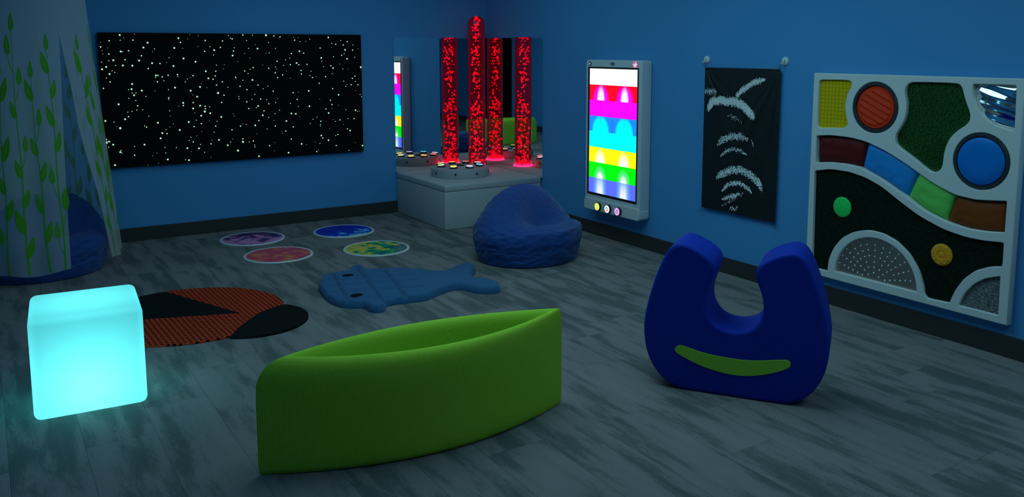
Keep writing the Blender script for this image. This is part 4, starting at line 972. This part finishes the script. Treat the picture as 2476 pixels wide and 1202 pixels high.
# ------------------------------------------------------------------ blue smiling rocker
u_, n_ = Vector((.576, -.818, 0)).normalized(), Vector((.818, .576, 0)).normalized()
t = thing('rocker_seat', 'royal blue foam u shaped rocker with a lime smile on its face', 'rocker', (2.564, 2.624, 0), cols(u_, (0, 0, 1), -n_))
half_r = [(.178, 0), (.30, 0), (.393, .001), (.441, .012), (.493, .046), (.537, .104), (.562, .175), (.571, .245), (.570, .30), (.560, .36), (.545, .425), (.524, .495), (.500, .562), (.478, .612), (.455, .646), (.425, .662), (.388, .659), (.345, .642), (.303, .618), (.276, .594), (.264, .568), (.264, .545), (.272, .515), (.288, .478), (.299, .435), (.300, .395), (.290, .355), (.266, .322), (.232, .300), (.178, .291)]
prof = half_r + [(.356-x, y) for x, y in half_r[::-1][1:-1]]
prof = chaikin(prof, 2)
obj('body', plate([prof], -.25, 0, .016, 4), M['blue_foam'], t, 60)
sm_ = chaikin(SMILE, 2)
obj('smile', plate([sm_], -.004, .003, .001, 1), M['smile'], t, 40, label='lime green crescent smile')

# ------------------------------------------------------------------ glowing cube
t0 = Vector((.098, 3.806, 0)); e1 = Vector((.428, -.030, 0)); yaw = math.atan2(e1.y, e1.x)
CE = .425
m, nt, b = newmat('glowing cyan plastic')
tl = nt.add('ShaderNodeBsdfTranslucent', {'Color': (.15, .90, .92, 1)}); gl = nt.add('ShaderNodeBsdfPrincipled', {'Base Color': (.12, .40, .41, 1), 'Roughness': .35})
mx = nt.add('ShaderNodeMixShader', {0: .35, 1: tl.outputs[0], 2: gl.outputs[0]})
em = nt.add('ShaderNodeEmission', {'Color': (.20, .80, .83, 1), 'Strength': .14})
ad = nt.add('ShaderNodeAddShader', {0: em.outputs[0], 1: mx.outputs[0]}); nt.out(ad.outputs[0])
bm = box((-CE/2, -CE/2, .0), (CE/2, CE/2, CE), .028, 6)
o = obj('cube_lamp', bm, m, None, 60)
o.location = t0 + Matrix.Rotation(yaw, 3, 'Z') @ Vector((CE/2, CE/2, 0)); o.rotation_euler = (0, 0, yaw)
tag(o, 'glowing cyan plastic cube lamp on the carpet beside the ladybug mat', 'lamp')
L = bpy.data.lights.new('cube_led', 'POINT'); L.energy = 5.2; L.color = (1., 1., 1.); L.shadow_soft_size = .07
lo = bpy.data.objects.new('cube_led', L); COL.objects.link(lo); lo.location = (o.location.x, o.location.y, .112)

# ------------------------------------------------------------------ light, camera
def area(name, loc, sx, sy, w, col, rot=(0, 0, 0)):
    L = bpy.data.lights.new(name, 'AREA'); L.shape = 'RECTANGLE'; L.size = sx; L.size_y = sy; L.energy = w; L.color = col
    o = bpy.data.objects.new(name, L); COL.objects.link(o); o.location = loc; o.rotation_euler = rot; return o
TEAL = (.40, .86, 1.0)
area('ceiling_light_main', (2.25, 3.4, HC-.03), 1.6, 2.2, 27, TEAL)
area('ceiling_light_back', (2.4, 5.6, HC-.03), 2.2, 1.2, 8, TEAL)
area('fill_light_front', (3.1, .6, HC-.03), 1.2, 1.2, 14, TEAL)  # added fill from front right, brightens the boat's near faces
w = bpy.data.worlds.new('dark'); SC.world = w; w.use_nodes = True
w.node_tree.nodes['Background'].inputs[0].default_value = (0, 0, 0, 1)
cam = bpy.data.cameras.new('camera'); co = bpy.data.objects.new('camera', cam); COL.objects.link(co); SC.camera = co
f_, px_, py_, yaw_, pit_ = 2051.18, 1258.16, 387.86, .5679476, .1302840
cam.sensor_fit = 'HORIZONTAL'; cam.sensor_width = 36; cam.lens = f_/2476*36
cam.shift_x = (1238-px_)/2476; cam.shift_y = -(601-py_)/2476
co.location = (0, 0, 1.5)
fw = Vector((math.sin(yaw_)*math.cos(pit_), math.cos(yaw_)*math.cos(pit_), -math.sin(pit_)))
co.rotation_euler = fw.to_track_quat('-Z', 'Y').to_euler()
cam.clip_start = .02
SC.view_settings.view_transform = 'Standard'; SC.view_settings.look = 'None'
SC.view_settings.exposure = 0; SC.view_settings.gamma = 1; SC.view_settings.use_curve_mapping = False
SC.cycles.use_denoising = True
SC.cycles.max_bounces = 8; SC.cycles.transparent_max_bounces = 20; SC.cycles.glossy_bounces = 5; SC.cycles.diffuse_bounces = 4
